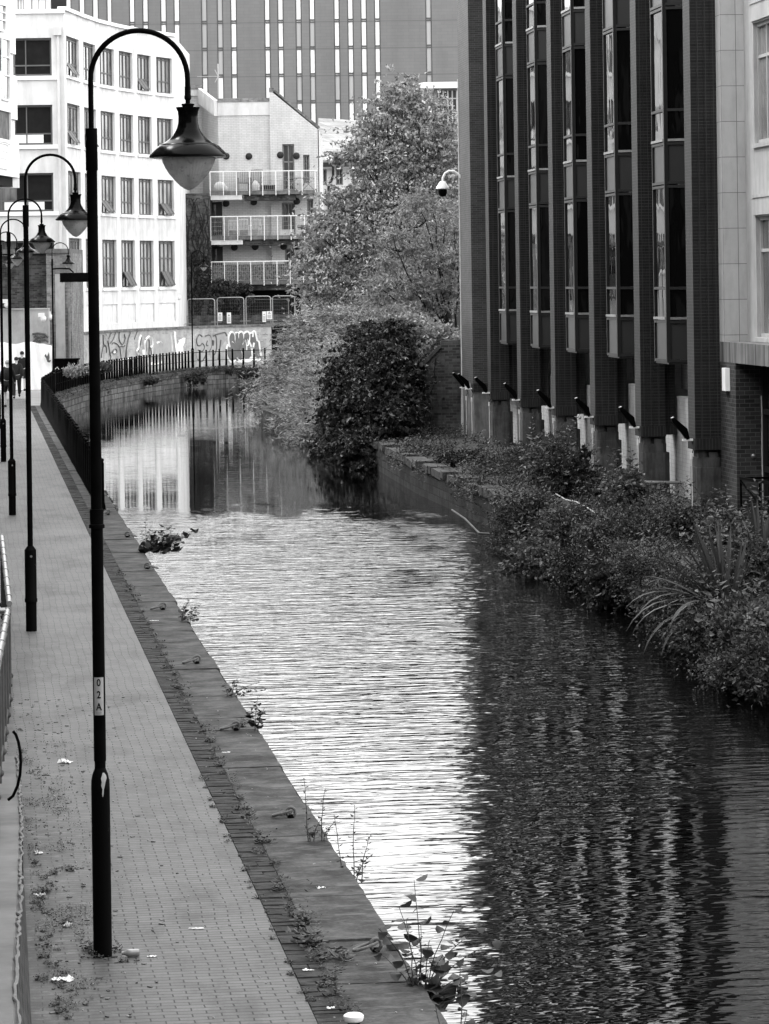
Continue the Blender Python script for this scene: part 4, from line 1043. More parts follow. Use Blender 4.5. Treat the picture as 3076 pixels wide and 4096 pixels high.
# aerial on its mast
pA = Vector((bx(219.8, 196), 196, bz(112, 196))); t = empty('aerial', pA, 0, 'pale television aerial on a thin mast above the cream apartment roof', 'aerial')
MB().tube([(0, 0, -1.5), (0, 0, 2.9)], .035, 8).build('mast', M['cream'], t, True)
m = MB(); m.bar((-1.25, 0, 2.15), (.1, 0, 2.15), .04)
for i in range(9): m.bar((-1.2+.12*i, -.2, 2.15), (-1.2+.12*i, .2, 2.15), .015)
m.build('boom', M['cream'], t)
MB().bar((-.2, 0, 2.55), (0, 0, 2.15), .04).bar((-.2, 0, 1.8), (0, 0, 2.15), .04).build('reflector', M['cream'], t)
# ------------------------------------------------------------------ slate roofed building behind the trees
YR = 214.0
sr = empty('slate_roof_building', (bx(319, YR), YR, 0), 0, 'low building with a pale slate roof and drainpipe between the apartments and the trees', 'building')
X2 = lambda px, Y=YR: bx(px, Y)-sr.location.x
z_e = bz(163.5, YR); z_r = bz(121.5, 222)
MB().extr([(X2(317), -.5, z_e), (X2(400), -.5, z_e-.4), (X2(400), 8, z_r-.4), (X2(317), 8, z_r)], (0, 0, .18)).build('roof', M['slate'], sr)
hw = [(X2(320.5), X2(327), bz(186, YR), bz(170, YR)), (X2(336), X2(343), bz(186, YR), bz(170, YR)), (X2(352), X2(358), bz(186, YR), bz(170, YR))]
facade('front_wall', M['white_side'], sr, (X2(317), 0, 0), 0, X2(400)-X2(317), 0, z_e-.45, [(a-X2(317), b-X2(317), c, d) for a, b, c, d in hw], .2)
MB().box(X2(317), X2(400), .3, 10, 0, z_e-.6).build('mass', M['dark'], sr)
for h in hw: window(sr, (X2(317), 0, 0), 0, (h[0]-X2(317), h[1]-X2(317), h[2], h[3]), .2, 2, [], M['timber'], M['glass_tall'], .08, .06)
MB().box(X2(317), X2(400), -.75, -.5, z_e-.3, z_e-.02).build('gutter', M['bronze'], sr)
MB().tube([(X2(333.5), -.62, z_e-.3), (X2(333.5), -.5, z_e-.9), (X2(328.7), -.25, z_e-1.6), (X2(328.7), -.12, z_e-2.4), (X2(328.7), -.12, 0)], .09, 8).build('downpipe', M['bronze'], sr, True)
# flat canopy building at the right behind the tree crowns
YC = 232.0
fc = empty('canopy_building', (D(423, 85, YC).x, YC, 0), 0, 'white rounded roof canopy over dark windows, just left of the tall brick building', 'building')
X3 = lambda px: D(px, 90, YC).x-fc.location.x
Z3 = lambda py: D(440, py, YC).z
m = MB(); n = 10; prof = []
for i in range(n+1):
    a = PI/2+PI*i/n; prof.append((X3(427)+.5*math.cos(a)*1.4, -.6, (Z3(82.5)+Z3(88.5))/2+.5*(Z3(82.5)-Z3(88.5))*math.sin(a)))
prof += [(X3(500), -.6, Z3(88.5)), (X3(500), -.6, Z3(82.5))]
m.extr(prof, (0, 8, 0)).build('roof_canopy', M['white_trim'], fc)
MB().box(X3(434), X3(500), 0, 6, Z3(90.5), Z3(88.6)).box(X3(434), X3(436.5), 0, 6, 0, Z3(90.5)).build('frame_wall', M['concrete'], fc)
MB().box(X3(436.6), X3(500), .2, 6, 0, Z3(90.6)).build('glazing', M['glass_tall'], fc)
m = MB()
for i in range(7): m.box(X3(438+4.5*i), X3(438+4.5*i)+.1, .1, .19, 5, Z3(90.6))
for z_ in (Z3(98), Z3(112)): m.box(X3(437), X3(500), .09, .18, z_-.08, z_)
m.build('mullions', M['cream'], fc)
# ------------------------------------------------------------------ stepped white glazed brick building, top left
YL = 147.0
qx = lambda px, Y=YL: D(px, 100, Y).x
sb = empty('glazed_brick_building', (qx(16.5), YL, 0), 0, 'stepped white glazed brick building jutting in at the top left edge', 'building')
ZL = lambda py: D(16, py, YL).z
def vol(pxe, py0, py1, mat, nm, dep=14, holes=()):
    x = qx(pxe)-sb.location.x; z0, z1 = ZL(py1), ZL(py0)
    # east wall leans away from the camera: slope .06
    return MB().prism([(x, 0), (x-.06*dep*1.0-.25, -dep), (x-14, -dep), (x-14, 0)], z0, z1).build(nm, mat, sb)
vol(12.0, -40, 9, M['brick_glazed'], 'upper_wall')
vol(16.4, 9.2, 54.5, M['brick_glazed'], 'wall_step')
vol(13.6, 54.6, 76, M['brick_glazed'], 'recessed_wall')
vol(17.3, 76.2, 120, M['brick_glazed'], 'wall_step')
vol(14.4, 120.2, 142, M['brick_glazed'], 'recessed_wall')
vol(18.4, 142.2, 178, M['brick_glazed'], 'wall_step')
vol(18.3, 178.2, 188, M['white_side'], 'soffit_fascia', 1.2)
vol(14.9, 178.3, 187.5, M['dark'], 'soffit')
for a, b, c, d in ((1.2, 8.3, 38, 99), (-6, 9.2, 108, 140), (-6, 6, 141, 166), (-5, 4.4, 3, 29)):
    # windows sit on the canal side face: place slightly proud, following its slope
    def pt(px, py, o=.03):
        aa, bb_ = ray(px, py); xe = qx(16.4); k = .0779
        # plane x = xe + k*(Y-YL)
        Y = (xe-k*YL+o)/(aa-k) if abs(aa-k) > 1e-6 else YL
        return Vector((aa*Y, Y, H-bb_*Y))
    x_ = [pt(a, c), pt(b, c+(b-a)*.25), pt(b, d+(b-a)*.25), pt(a, d)]
    m = MB(); m.extr([v-sb.location for v in x_], (.02, -.02, 0)); wo_ = m.build('window', M['curtain'] if d != 140 else M['concrete'], sb)
    m = MB()
    for u_, v_ in ((0, 1), (1, 2), (2, 3), (3, 0)): m.bar(x_[u_]-sb.location+Vector((.05, -.05, 0)), x_[v_]-sb.location+Vector((.05, -.05, 0)), .09)
    if d != 140:
        for k_ in (.3, .6): m.bar(x_[0].lerp(x_[3], k_)-sb.location+Vector((.05, -.05, 0)), x_[1].lerp(x_[2], k_)-sb.location+Vector((.05, -.05, 0)), .06)
    m.build('frame', M['white_trim'], wo_)
# ------------------------------------------------------------------ old brick block with pier, rendered wall in front
ob = empty('old_brick_building', (D(47.5, 300, 152).x, 152, 0), 0, 'sooty old brick outhouse with a lighter patched pier in front of the white building', 'building')
x0 = ob.location.x
zt_ = D(40, 255.6, 152).z
MB().box(D(-40, 300, 152).x-x0, 0, 0, 6, 0, zt_).build('dark_wall', M['brick_old'], ob)
MB().box(.005, D(71.5, 300, 151.6).x-x0, -.4, 5.6, 0, zt_+.1).build('pier', M['brick_old_light'], ob)
MB().box(D(55, 300, 151.4).x-x0, D(64.5, 300, 151.4).x-x0, -.46, -.401, .8, D(60, 274, 151.6).z).build('render_patch', M['render_grey'], ob)
MB().box(-9, D(70, 300, 151.6).x-x0+.05, -.5, 5.8, zt_+.101, zt_+.3).build('stone_cap', M['concrete'], ob)
MB().tube([(D(68.8, 300, 151.4).x-x0, -.5, z_) for z_ in (.1, 3.6)], .06, 8).build('downpipe', M['timber'], ob, True)
rwl = tag(MB().box(D(-40, 300, 150).x, D(47.6, 300, 150).x, 150.2, 150.9, 0, D(40, 309.4, 150.2).z).box(D(-40, 300, 150).x, D(47.8, 300, 150).x, 150.1, 151, D(40, 309.4, 150.2).z, D(40, 308.2, 150.2).z).build('rendered_wall', M['render_grey']), 'grey rendered wall with a dark graffiti swirl behind the white sheeting', 'wall')
m = MB()
for pts in ([(430,455),(500,440),(600,455),(640,500)], [(440,560),(500,490),(560,480),(520,550),(600,520),(640,560)], [(450,500),(470,470),(540,500),(600,480)], [(480,560),(500,535),(540,560)]):
    q = [D((x/3.32)/4, (1200+y/3.32)/4, 150.1) for x, y in pts]
    m.tube(q, .05, 5)
rg = m.build('wall_scrawl', M['ink'], rwl)
for i, (px, py, Y, lb) in enumerate(((50.5, 317, 151, 'white security light on the brick pier right of the bend lamp'), (44, 318.5, 150, 'small white security light on top corner of the rendered wall'), (8, 304.8, 150.2, 'white security light above the rendered wall at the left edge'), (179, 297.5, 181.8, 'white security light on the right corner of the curved white building'))):
    q = D(px, py, Y); t = empty('security_light', q+Vector((0, -.3, 0)), .2, lb, 'light')
    MB().ball((0, 0, 0), (.14, .12, .14), 10).build('sensor_head', M['white'], t, True)
    MB().box(-.22, .05, -.1, .06, .08, .26).build('lamp_box', M['white'], t); MB().box(-.05, .05, .05, .34, -.06, .04).build('bracket', M['white'], t)
# ------------------------------------------------------------------ white sheeted hoarding at the end of the path
a0 = D(-25, 390, 146); a1 = D(52.6, 388, 146)
Lx = a1.x-a0.x; m = MB(); nx, nz = 64, 22; zt_ = 2.12
vs = []
for j in range(nz+1):
    for i in range(nx+1):
        u = i/nx; v = j/nz; x = Lx*u
        d = .10*math.sin(u*23+v*2.5)*(.3+v*.4)+.06*math.sin(u*51+v*6)+.05*mnoise.noise(Vector((x*1.7, v*3, 1)))
        top = zt_-.10*math.sin(u*9)**2-(.18*max(0, (u-.9)/.1) if u > .9 else 0)
        vs.append((x, d-.1, top*v-.02 if v < 1 else top))
m.add(vs, [(j*(nx+1)+i, j*(nx+1)+i+1, (j+1)*(nx+1)+i+1, (j+1)*(nx+1)+i) for j in range(nz) for i in range(nx)])
ho = empty('hoarding', (a0.x, 146, 0), 0, 'white plastic sheeting draped over a barrier at the far end of the towpath', 'hoarding')
m.build('sheeting', M['sheet'], ho, True); MB().box(0, Lx, .08, .16, 0, 2.0).build('board', M['timber'], ho)
q = [D(x/3.32/4, (1200+y/3.32)/4, 145.7)-ho.location for x, y in ((590,745),(605,715),(625,750),(650,690),(655,760),(650,800),(680,800),(660,830),(630,825),(610,770))]
MB().extr(q, (0, .02, 0)).build('dark_patch', M['ink'], ho)
# dark cabinet with tags and plants on top beside the hoarding
q = D(61, 388, 146.5); cbn = empty('cabinet', (q.x, 147, 0), 0, 'black tagged cabinet overgrown with plants behind the fence corner', 'cabinet')
MB().box(-.35, .7, 0, .7, 0, 1.25).box(-.4, .75, -.05, .75, 1.25, 1.32).build('box', M['black_dull'], cbn)
m = MB()
for pts in ([(-.3, .85), (-.2, .95), (-.1, .8), (-.25, .7), (-.1, .62)], [(0, .9), (.1, .7), (.2, .92), (.3, .7)], [(.1, .6), (.35, .65), (.25, .85)]):
    m.tube([(x, -.02, z_) for x, z_ in pts], .015, 5)
m.build('tag_marks', M['chalk'], cbn)
# ------------------------------------------------------------------ mesh barrier fence panels above the graffiti wall, and wall behind
bwall = tag(MB().box(D(181, 300, 189).x, D(330, 300, 189).x, 189, 189.4, 0, D(200, 315.5, 189).z).build('dark_brick_wall', M['brick_old']), 'dark brick wall behind the mesh fence panels above the graffiti wall', 'wall')
def fpanel(x0, x1, yt, yb, Y, lb, signs=()):
    a = D(x0, yb, Y); b = D(x1, yb, Y); zt_ = D((x0+x1)/2, yt, Y).z; W = b.x-a.x; h = zt_-a.z
    t = empty('fence_panel', a, 0, lb, 'fence panel', 'mesh barrier panels above the graffiti wall')
    r = .05
    fr = [(r, 0, 0), (r, 0, h-.15), (r+.04, 0, h-.04), (r+.15, 0, h), (W-r-.15, 0, h), (W-r-.04, 0, h-.04), (W-r, 0, h-.15), (W-r, 0, 0)]
    MB().tube(fr, .032, 6).tube([(r, 0, .04), (W-r, 0, .04)], .025, 6).build('frame', M['galv'], t, True)
    m = MB(); x = .12
    while x < W-.1: m.box(x-.0015, x+.0015, -.0015, .0015, .05, h-.04); x += .1
    z_ = .15
    while z_ < h-.05: m.box(.06, W-.06, -.003, .0, z_-.0015, z_+.0015); z_ += .2
    m.build('mesh', M['galv'], t)
    for z_ in (h*.13, h*.27): MB().box(-.3, .3, -.08, -.04, z_-.02, z_+.02).build('clamp', M['galv'], t)
    return t
FPY = 187.0
def S3(v): return v
pn = [(187, 216, 299, 333), (216.6, 245, 297.5, 331), (245.4, 271.8, 296.3, 330), (272, 296, 296, 329.5)]
for i, q in enumerate(pn): fpanel(*q, FPY, ['leftmost mesh fence panel, directly behind the far lamp post', 'mesh fence panel carrying the two left warning signs', 'mesh fence panel carrying the two right warning signs', 'rightmost mesh fence panel, half covered by the tree'][i])
fpanel(209, 253.5, 304, 331, 192, 'long mesh fence panel standing behind the first row'); fpanel(240, 289.5, 299.5, 330, 191, 'slanting mesh fence panel at the back, near the dark opening')
for i, (a, b, t_, b_) in enumerate(((217.8, 222.3, 312.5, 321), (226.9, 231, 312.5, 323.4), (262.5, 265.9, 311.4, 322), (266.6, 272, 311.2, 319.3))):
    p0, p1 = D(a, b_, FPY-.1), D(b, t_, FPY-.1); W = p1.x-p0.x; h = p1.z-p0.z
    t = empty('warning_sign', p0, 0, 'white warning sign with a triangle, '+('first', 'second', 'third', 'last')[i]+' from the left on the mesh fence', 'sign', 'warning signs on the mesh fence')
    MB().box(0, W, 0, .02, 0, h).build('board', M['white'], t)
    cx = W/2; s = W*.26; tz_ = h*.66
    MB().extr([(cx-s, -.006, tz_), (cx+s, -.006, tz_), (cx, -.006, tz_+s*1.75)], (0, .004, 0)).build('triangle', M['ink'], t)
    MB().extr([(cx-s*.62, -.012, tz_+s*.2), (cx+s*.62, -.012, tz_+s*.2), (cx, -.012, tz_+s*1.28)], (0, .004, 0)).build('triangle_inside', M['white'], t)
    MB().box(cx-.014, cx+.014, -.018, -.014, tz_+s*.35, tz_+s*.95).build('exclamation_mark', M['ink'], t)
    m = MB()
    for k in range(4): m.box(W*(.14+.03*(k % 2)), W*(.86-.04*(k % 3)), -.008, -.004, h*(.48-.11*k), h*(.54-.11*k))
    m.build('text_lines', M['midspray'], t)
# dark opening right of the graffiti, with pale posts
q0 = D(268, 360, 187.0); t = empty('underpass_opening', (q0.x, 187, 0), 0, 'dark opening with pale posts right of the bubble graffiti', 'opening')
MB().box(.0, 6, .3, 2.0, 0, 2.1).build('void', M['dark'], t)
for x in (.02, 2.25): MB().box(x, x+.14, -.1, .28, 0, 2.1).build('post', M['concrete'], t)
MB().box(-.1, 6, -.15, .35, 2.11, 2.3).build('lintel', M['concrete'], t)
MB().box(.95, 1.12, -.05, .1, 0, 1.3).build('bollard', M['white_side'], t)
# ------------------------------------------------------------------ broken brick wall between the shrubs and the brick building
YW = 99.4
q = [D(x, y, YW) for x, y in ((408, 438), (408.5, 379), (417, 371), (430, 356), (440, 347), (441, 341), (461, 340), (461, 440))]
o = MB().extr([v-q[0] for v in q], (0, .5, 0)).build('ruined_wall', M['brick_old'], None, loc=tuple(q[0])); tag(o, 'dark broken brick gable wall with a sloping top beside the brick building', 'wall')
MB().bar(q[2]-q[0]+Vector((0, .2, .03)), q[4]-q[0]+Vector((0, .2, .03)), .62, .1).build('coping', M['coping'], o)
m = MB(); cr = [(436, 358), (434, 372), (436, 380), (431, 392), (430, 404), (431, 416), (429, 428)]
for (a, b), (c_, d_) in zip(cr, cr[1:]): m.bar(D(a, b, YW-.01)-q[0], D(c_, d_, YW-.01)-q[0], .07, .02)
m.build('crack', M['dark'], o)
# CCTV camera on a curved bracket at the far corner of the brick building
e = Q+Matrix.Rotation(BA, 3, 'Z') @ Vector((0, 34.4, 0)); Yc = e.y
pc = lambda px, py: D(px, py, Yc)
t = empty('security_camera', pc(460, 180), 0, 'white dome security camera on a curved bracket at the far corner of the brick building', 'camera')
L0 = t.location
MB().tube([pc(461.5, 178)-L0, pc(458.5, 174.5)-L0, pc(454, 171.2)-L0, pc(449, 171)-L0, pc(445, 173.5)-L0, pc(443, 178)-L0, pc(442.6, 182)-L0], .035, 8).build('bracket', M['white'], t, True)
k = 1/33.0
cc = pc(442.6, 187)-L0
MB().lathe([(.06, .17), (.09, .15), (.13, .08), (.19, 0), (.2, -.05), (.14, -.07)], 16, tuple(cc)).build('housing', M['white'], t, True)
MB().lathe([(.13, -.07), (.135, -.17), (.10, -.26), (.0, -.3)], 14, tuple(cc), capb=False).build('dome', M['black'], t, True)

# ------------------------------------------------------------------ unseen buildings behind and beside the bridge, the dark brick ones added for darker reflections (seen only in glass and water)
hsn = [(2.5+4.2*i, 5.0+4.2*i, 2.0+3.8*k, 4.4+3.8*k) for i in range(16) for k in range(5)]
sbk = empty('street_building', (36, -16, 0), 0, 'dark brick street building behind the bridge, outside the photo', 'building')  # added out of view to block sky from camera-facing glass
facade('front_wall', M['street_brick'], sbk, (0, 0, 0), PI, 72, -1, 23, hsn, .2)
MB().box(-72, 0, -14, -.22, -1, 22.9).build('mass', M['glass_tall'], sbk)
hsn = [(2.5+4.2*i, 5.0+4.2*i, 1.5+3.6*k, 3.9+3.6*k) for i in range(11) for k in range(4)]
lbk = empty('street_building', T(34, -7.5), 0, 'white glazed brick canal building on the left bank, outside the photo', 'building')
facade('front_wall', M['brick_glazed'], lbk, (0, 0, 0), CA+PI/2, 48, -.1, 17, hsn, .2)
MB().prism([(-.25, 0), (-.25, 48), (-12, 48), (-12, 0)], -.1, 16.9).build('mass', M['glass_tall'], lbk, rz=CA)

hsn = [(2.5+4.2*i, 5.0+4.2*i, 1.8+3.6*k, 4.0+3.6*k) for i in range(10) for k in range(4)]
dbk = empty('street_building', T(-12, -7.6), 0, 'dark brick warehouse beside the towpath on the left, outside the photo', 'building')  # added out of view so front panes reflect dark and the near path dims
facade('front_wall', M['street_brick'], dbk, (0, 0, 0), CA+PI/2, 45.5, -.1, 18, hsn, .2)
MB().prism([(-.25, 0), (-.25, 45.5), (-12, 45.5), (-12, 0)], -.1, 17.9).build('mass', M['glass_tall'], dbk, rz=CA)
# ------------------------------------------------------------------ foliage
def leaves_mesh(name, mat, parent, C_, Ax, L_, W_, seed=0, loc=None, fold=.25):
    """C_ centres (n,3), Ax unit axes (n,3), L_,W_ lengths and widths (n)"""
    rs = np.random.default_rng(seed); n = len(C_)
    r = rs.normal(size=(n, 3)); B = np.cross(Ax, r); B /= np.linalg.norm(B, axis=1)[:, None]+1e-9
    N_ = np.cross(Ax, B)
    a = Ax*L_[:, None]*.5; b = B*W_[:, None]*.5; u = N_*(W_*fold)[:, None]
    P = np.stack([C_-a, C_-a*.1+b+u, C_+a-u*.5, C_-a*.1-b+u], 1).reshape(-1, 3).astype(np.float32)
    me = bpy.data.meshes.new(name); me.vertices.add(4*n); me.vertices.foreach_set('co', P.ravel())
    F_ = np.arange(4*n, dtype=np.int32).reshape(-1, 4); T_ = np.stack([F_[:, [0, 1, 2]], F_[:, [0, 2, 3]]], 1).reshape(-1, 3)
    me.loops.add(T_.size); me.loops.foreach_set('vertex_index', T_.ravel())
    me.polygons.add(len(T_)); me.polygons.foreach_set('loop_start', np.arange(0, T_.size, 3, dtype=np.int32))
    me.polygons.foreach_set('use_smooth', np.ones(len(T_), bool)) if False else None
    me.update(calc_edges=True); me.validate(); me.materials.append(mat)
    o = bpy.data.objects.new(name, me)
    if loc is not None: o.location = loc
    return link(o, parent)
def leaves_round(name, mat, parent, C_, Ax, L_, W_, seed=0):
    """the same as leaves_mesh with a rounded, creased blade for plants seen close by"""
    rs = np.random.default_rng(seed); n = len(C_)
    r = rs.normal(size=(n, 3))*.6+np.array([0, 0, 1.2]); B = np.cross(Ax, r); B /= np.linalg.norm(B, axis=1)[:, None]+1e-9
    N_ = np.cross(Ax, B); prof = [(-.5, 0), (-.36, .26), (-.12, .46), (.12, .44), (.33, .26), (.5, 0), (.33, -.26), (.12, -.44), (-.12, -.46), (-.36, -.26)]
    curl = rs.uniform(-.25, .5, n); P = []
    for (u, w) in prof: P.append(C_+Ax*(L_*u)[:, None]+B*(W_*w*(1+.12*rs.normal(size=n)))[:, None]+N_*(W_*abs(w)*.45-L_*curl*u*u)[:, None])
    P.append(C_-N_*(0*L_)[:, None]); P = np.stack(P, 1).reshape(-1, 3).astype(np.float32); k = len(prof)+1
    T_ = np.concatenate([np.stack([np.arange(n)*k+i, np.arange(n)*k+(i+1) % (k-1), np.arange(n)*k+k-1], 1) for i in range(k-1)]).astype(np.int32)
    me = bpy.data.meshes.new(name); me.vertices.add(len(P)); me.vertices.foreach_set('co', P.ravel())
    me.loops.add(T_.size); me.loops.foreach_set('vertex_index', T_.ravel()); me.polygons.add(len(T_)); me.polygons.foreach_set('loop_start', np.arange(0, T_.size, 3, dtype=np.int32))
    me.update(calc_edges=True); me.validate(); me.materials.append(mat); o = bpy.data.objects.new(name, me); return link(o, parent)
def foliage(name, mat, parent, blobs, n, size, seed, droop=0.0, long_=2.2, per=26, clump=.16, flat=.0, dirv=None, shell=.55, spray=0, twig=0):
    """blobs: (centre relative to parent, (rx,ry,rz)); leaves sit in small sprays spread through each blob"""
    rs = np.random.default_rng(seed); C_ = []; A_ = []
    if twig:                             # small outlying tufts that break up the outline
        ex = []
        for (c, r) in blobs:
            for k in range(twig):
                d = rs.normal(size=3); d[2] = d[2]*.8+.15; d /= np.linalg.norm(d)
                ex.append((tuple(np.array(c)+d*np.array(r)*1.12), tuple(np.array(r)*rs.uniform(.2, .38))))
        blobs = list(blobs)+ex
    vol = np.array([b[1][0]*b[1][1]*b[1][2] for b in blobs])**.75; cnt = (n*vol/vol.sum()).astype(int)
    for (c, r), k in zip(blobs, cnt):
        m = max(3, k//per); d = rs.normal(size=(m, 3)); d /= np.linalg.norm(d, axis=1)[:, None]
        rad = shell+(1.06-shell)*rs.random(m)**.6
        rad *= 1+.16*np.sin(d[:, 0]*5+seed)+.14*np.sin(d[:, 2]*7+d[:, 1]*4)
        cc = d*rad[:, None]*np.array(r)+np.array(c)
        idx = np.repeat(np.arange(m), per); off = rs.normal(size=(m*per, 3))*clump*np.array([1, 1, .6 if flat else .8])*max(r)*.8
        if spray:
            u = rs.normal(size=(m*per, 1))*spray*max(r)
            dd = d*np.array([1, 1, .35])+rs.normal(size=(m, 3))*.35*np.array([1, 1, .4])
            off = dd[idx]*u+rs.normal(size=(m*per, 3))*clump*.45*max(r)*np.array([1, 1, .35]); off[:, 2] -= np.abs(u[:, 0])*.25*droop
        C_.append(cc[idx]+off)
        a = d[idx]*.9+rs.normal(size=(m*per, 3))*.75; a[:, 2] -= droop
        if dirv is not None: a += np.array(dirv)
        A_.append(a)
    C_ = np.concatenate(C_); A_ = np.concatenate(A_); A_ /= np.linalg.norm(A_, axis=1)[:, None]
    s = size*(.6+.8*rs.random(len(C_)))
    return leaves_mesh(name, mat, parent, C_, A_, s, s/long_, seed)
def sprig(m_st, C, A, Ls, p, h, lean, rn, n=10, lf=.05, spread=1.0, tip=True):
    p = Vector(p); pts = []; k = 7
    for i in range(k+1):
        u = i/k; pts.append(p+Vector((lean[0]*u*u*h, lean[1]*u*u*h, h*u*(1-.2*abs(lean[0])*u)))+Vector((rn.uniform(-1, 1), rn.uniform(-1, 1), 0))*.012*h)
    m_st.tube(pts, [.004*(1-.7*i/k)+.0008 for i in range(k+1)], 4)
    for j in range(n):
        u = .12+.88*j/max(1, n-1); q = pts[min(k-1, int(u*k))].lerp(pts[min(k, int(u*k)+1)], u*k-int(u*k)) if u < 1 else pts[k]
        a = j*2.4+rn.uniform(-.4, .4); d = Vector((math.cos(a), math.sin(a), rn.uniform(-.1, .6)))*spread; l = lf*rn.uniform(.6, 1.2)*(1.15-.5*u)
        C.append(tuple(q+d.normalized()*l*.6)); A.append(tuple(d.normalized())); Ls.append(l)
def limb(m, p, q, r0, r1, bend=.1, seed=0, n=7, k=6):
    rn = random.Random(seed); p = Vector(p); q = Vector(q); L = (q-p).length; pts = []; rr = []
    o = Vector((rn.uniform(-1, 1), rn.uniform(-1, 1), rn.uniform(-.3, .3)))*bend*L
    for i in range(n+1):
        u = i/n; pts.append(p.lerp(q, u)+o*math.sin(u*PI)+Vector((rn.uniform(-1, 1), rn.uniform(-1, 1), 0))*L*.012); rr.append(r0+(r1-r0)*u)
    m.tube(pts, rr, k); return pts
def bl(root, px, py, Y, rx, rz, ry):
    k = Y/F; c = D(px, py, Y)-root; return ((c.x, c.y, c.z), (rx*k, ry, rz*k))
# big tree behind
YT2 = 150.0
base = D(398, 352, YT2); base.z = -.1
t = empty('deciduous_tree', base, 0, 'tall broadleaf tree with several upright limbs behind the waterside shrubs', 'tree')
B = lambda *a: bl(base, a[0], a[1], a[2] if len(a) > 5 else YT2, a[-3], a[-2], a[-1])
spec = [(392,92,14,22,.9),(408,104,22,22,1.2),(425,112,22,22,1.2),(380,112,22,18,1.2),(440,128,18,24,1.3),(372,135,26,16,1.4),(400,135,34,24,1.6),(430,150,30,28,1.6),(356,152,22,12,1.2),(345,158,12,8,.8),(380,162,34,22,1.8),(412,172,36,24,1.8),
        (448,165,18,34,1.6),(362,186,26,18,1.5),(345,200,22,13,1.3),(392,200,38,22,2),(435,205,30,30,2),(330,214,20,12,1.1),(358,222,34,20,1.8),(318,226,14,9,.9),(392,235,36,24,2),(322,244,22,15,1.3),(350,250,36,20,2),(312,262,15,12,1),(335,272,32,18,1.8),
        (372,272,40,22,2.1),(310,285,14,10,.9),(330,296,26,16,1.6),(358,302,34,18,1.9),(402,268,36,28,2),(440,245,28,36,2),(340,318,28,10,1.5),(375,325,36,14,1.8)]
blobs = [B(*s) for s in spec]
foliage('crown', M['leaf_tree'], t, blobs, 48000, .18, 1, .45, 1.9, 26, .22, True, shell=.2, spray=.36, twig=4)
m = MB()
for i, (a, b, r0, r1, pa) in enumerate([((398, 352), (396, 262), .22, .16, 0), ((396, 262), (374, 140), .13, .03, 0), ((396, 262), (392, 180), .14, .09, 0), ((392, 180), (388, 95), .09, .02, 0), ((398, 262), (412, 170), .13, .08, 0), ((412, 170), (424, 105), .08, .02, 0), ((397, 270), (440, 150), .1, .03, 0),
                                   ((395, 275), (350, 215), .1, .03, 0), ((395, 290), (325, 240), .1, .03, 0), ((396, 300), (320, 285), .08, .02, 0), ((384, 195), (355, 155), .05, .015, 0), ((405, 200), (440, 190), .05, .015, 0), ((390, 230), (372, 170), .07, .02, 0), ((372, 170), (368, 118), .04, .012, 0), ((410, 190), (402, 110), .06, .015, 0), ((393, 250), (336, 262), .07, .02, 0), ((388, 240), (345, 190), .06, .015, 0), ((400, 240), (452, 205), .06, .015, 0), ((428, 175), (450, 130), .04, .012, 0)]):
    limb(m, D(*a, YT2)-base, D(*b, YT2+random.Random(i).uniform(-1, .6))-base, r0*.9, r1, .04, i)
m.build('trunk', M['bark'], t, True)
# second crown, paler, right behind (fills to the building)
base = D(447, 345, 160); base.z = -.1
t = empty('deciduous_tree', base, 0, 'paler loose tree filling the gap between the tall tree and the brick building', 'tree')
foliage('crown', M['leaf_pale'], t, [bl(base, *s) for s in ((440,150,162,26,26,1.5),(462,140,162,22,26,1.5),(455,185,162,28,30,1.8),(470,230,160,28,34,1.8),(448,270,160,30,30,1.8),(420,300,160,36,26,2),(425,125,163,14,14,1))], 15000, .2, 3, .3, 1.9, 22, .26, True, shell=.15, spray=.34, twig=3)
m = MB(); limb(m, (0, 0, 0), D(450, 150, 160)-base, .15, .03, .03, 5); m.build('trunk', M['bark'], t, True)
# buddleia growing out of the top of the broken wall
YD = 104.0
base = D(448, 342, YD)
t = empty('buddleia_bush', base, 0, 'pale loose bush with fanning bare stems growing from the top of the broken wall', 'bush')
tips = [(385,262),(392,235),(404,215),(418,203),(432,207),(446,212),(455,232),(375,285),(372,300),(455,262),(410,250),(430,245),(398,300),(420,290),(440,285)]
m = MB(); bb_ = []
for i, (a, b) in enumerate(tips):
    Yt = YD+random.Random(i).uniform(-.5, 1.5)
    limb(m, (random.Random(i+9).uniform(-.25, .2), 0, 0), D(a, b, Yt)-base, .05, .012, .06, i+20, 8, 5); bb_.append(bl(base, a, b, Yt, 17, 14, .6))
    mid_ = D((a*.6+448*.4), (b*.6+342*.4), Yt); c = mid_-base; bb_.append(((c.x, c.y, c.z), (.5, .5, .35)))
m.build('stems', M['bark'], t, True)
foliage('leaves', M['leaf_pale'], t, bb_, 13000, .14, 7, .2, 3.2, 16, .3, shell=.05, spray=.4, twig=2)
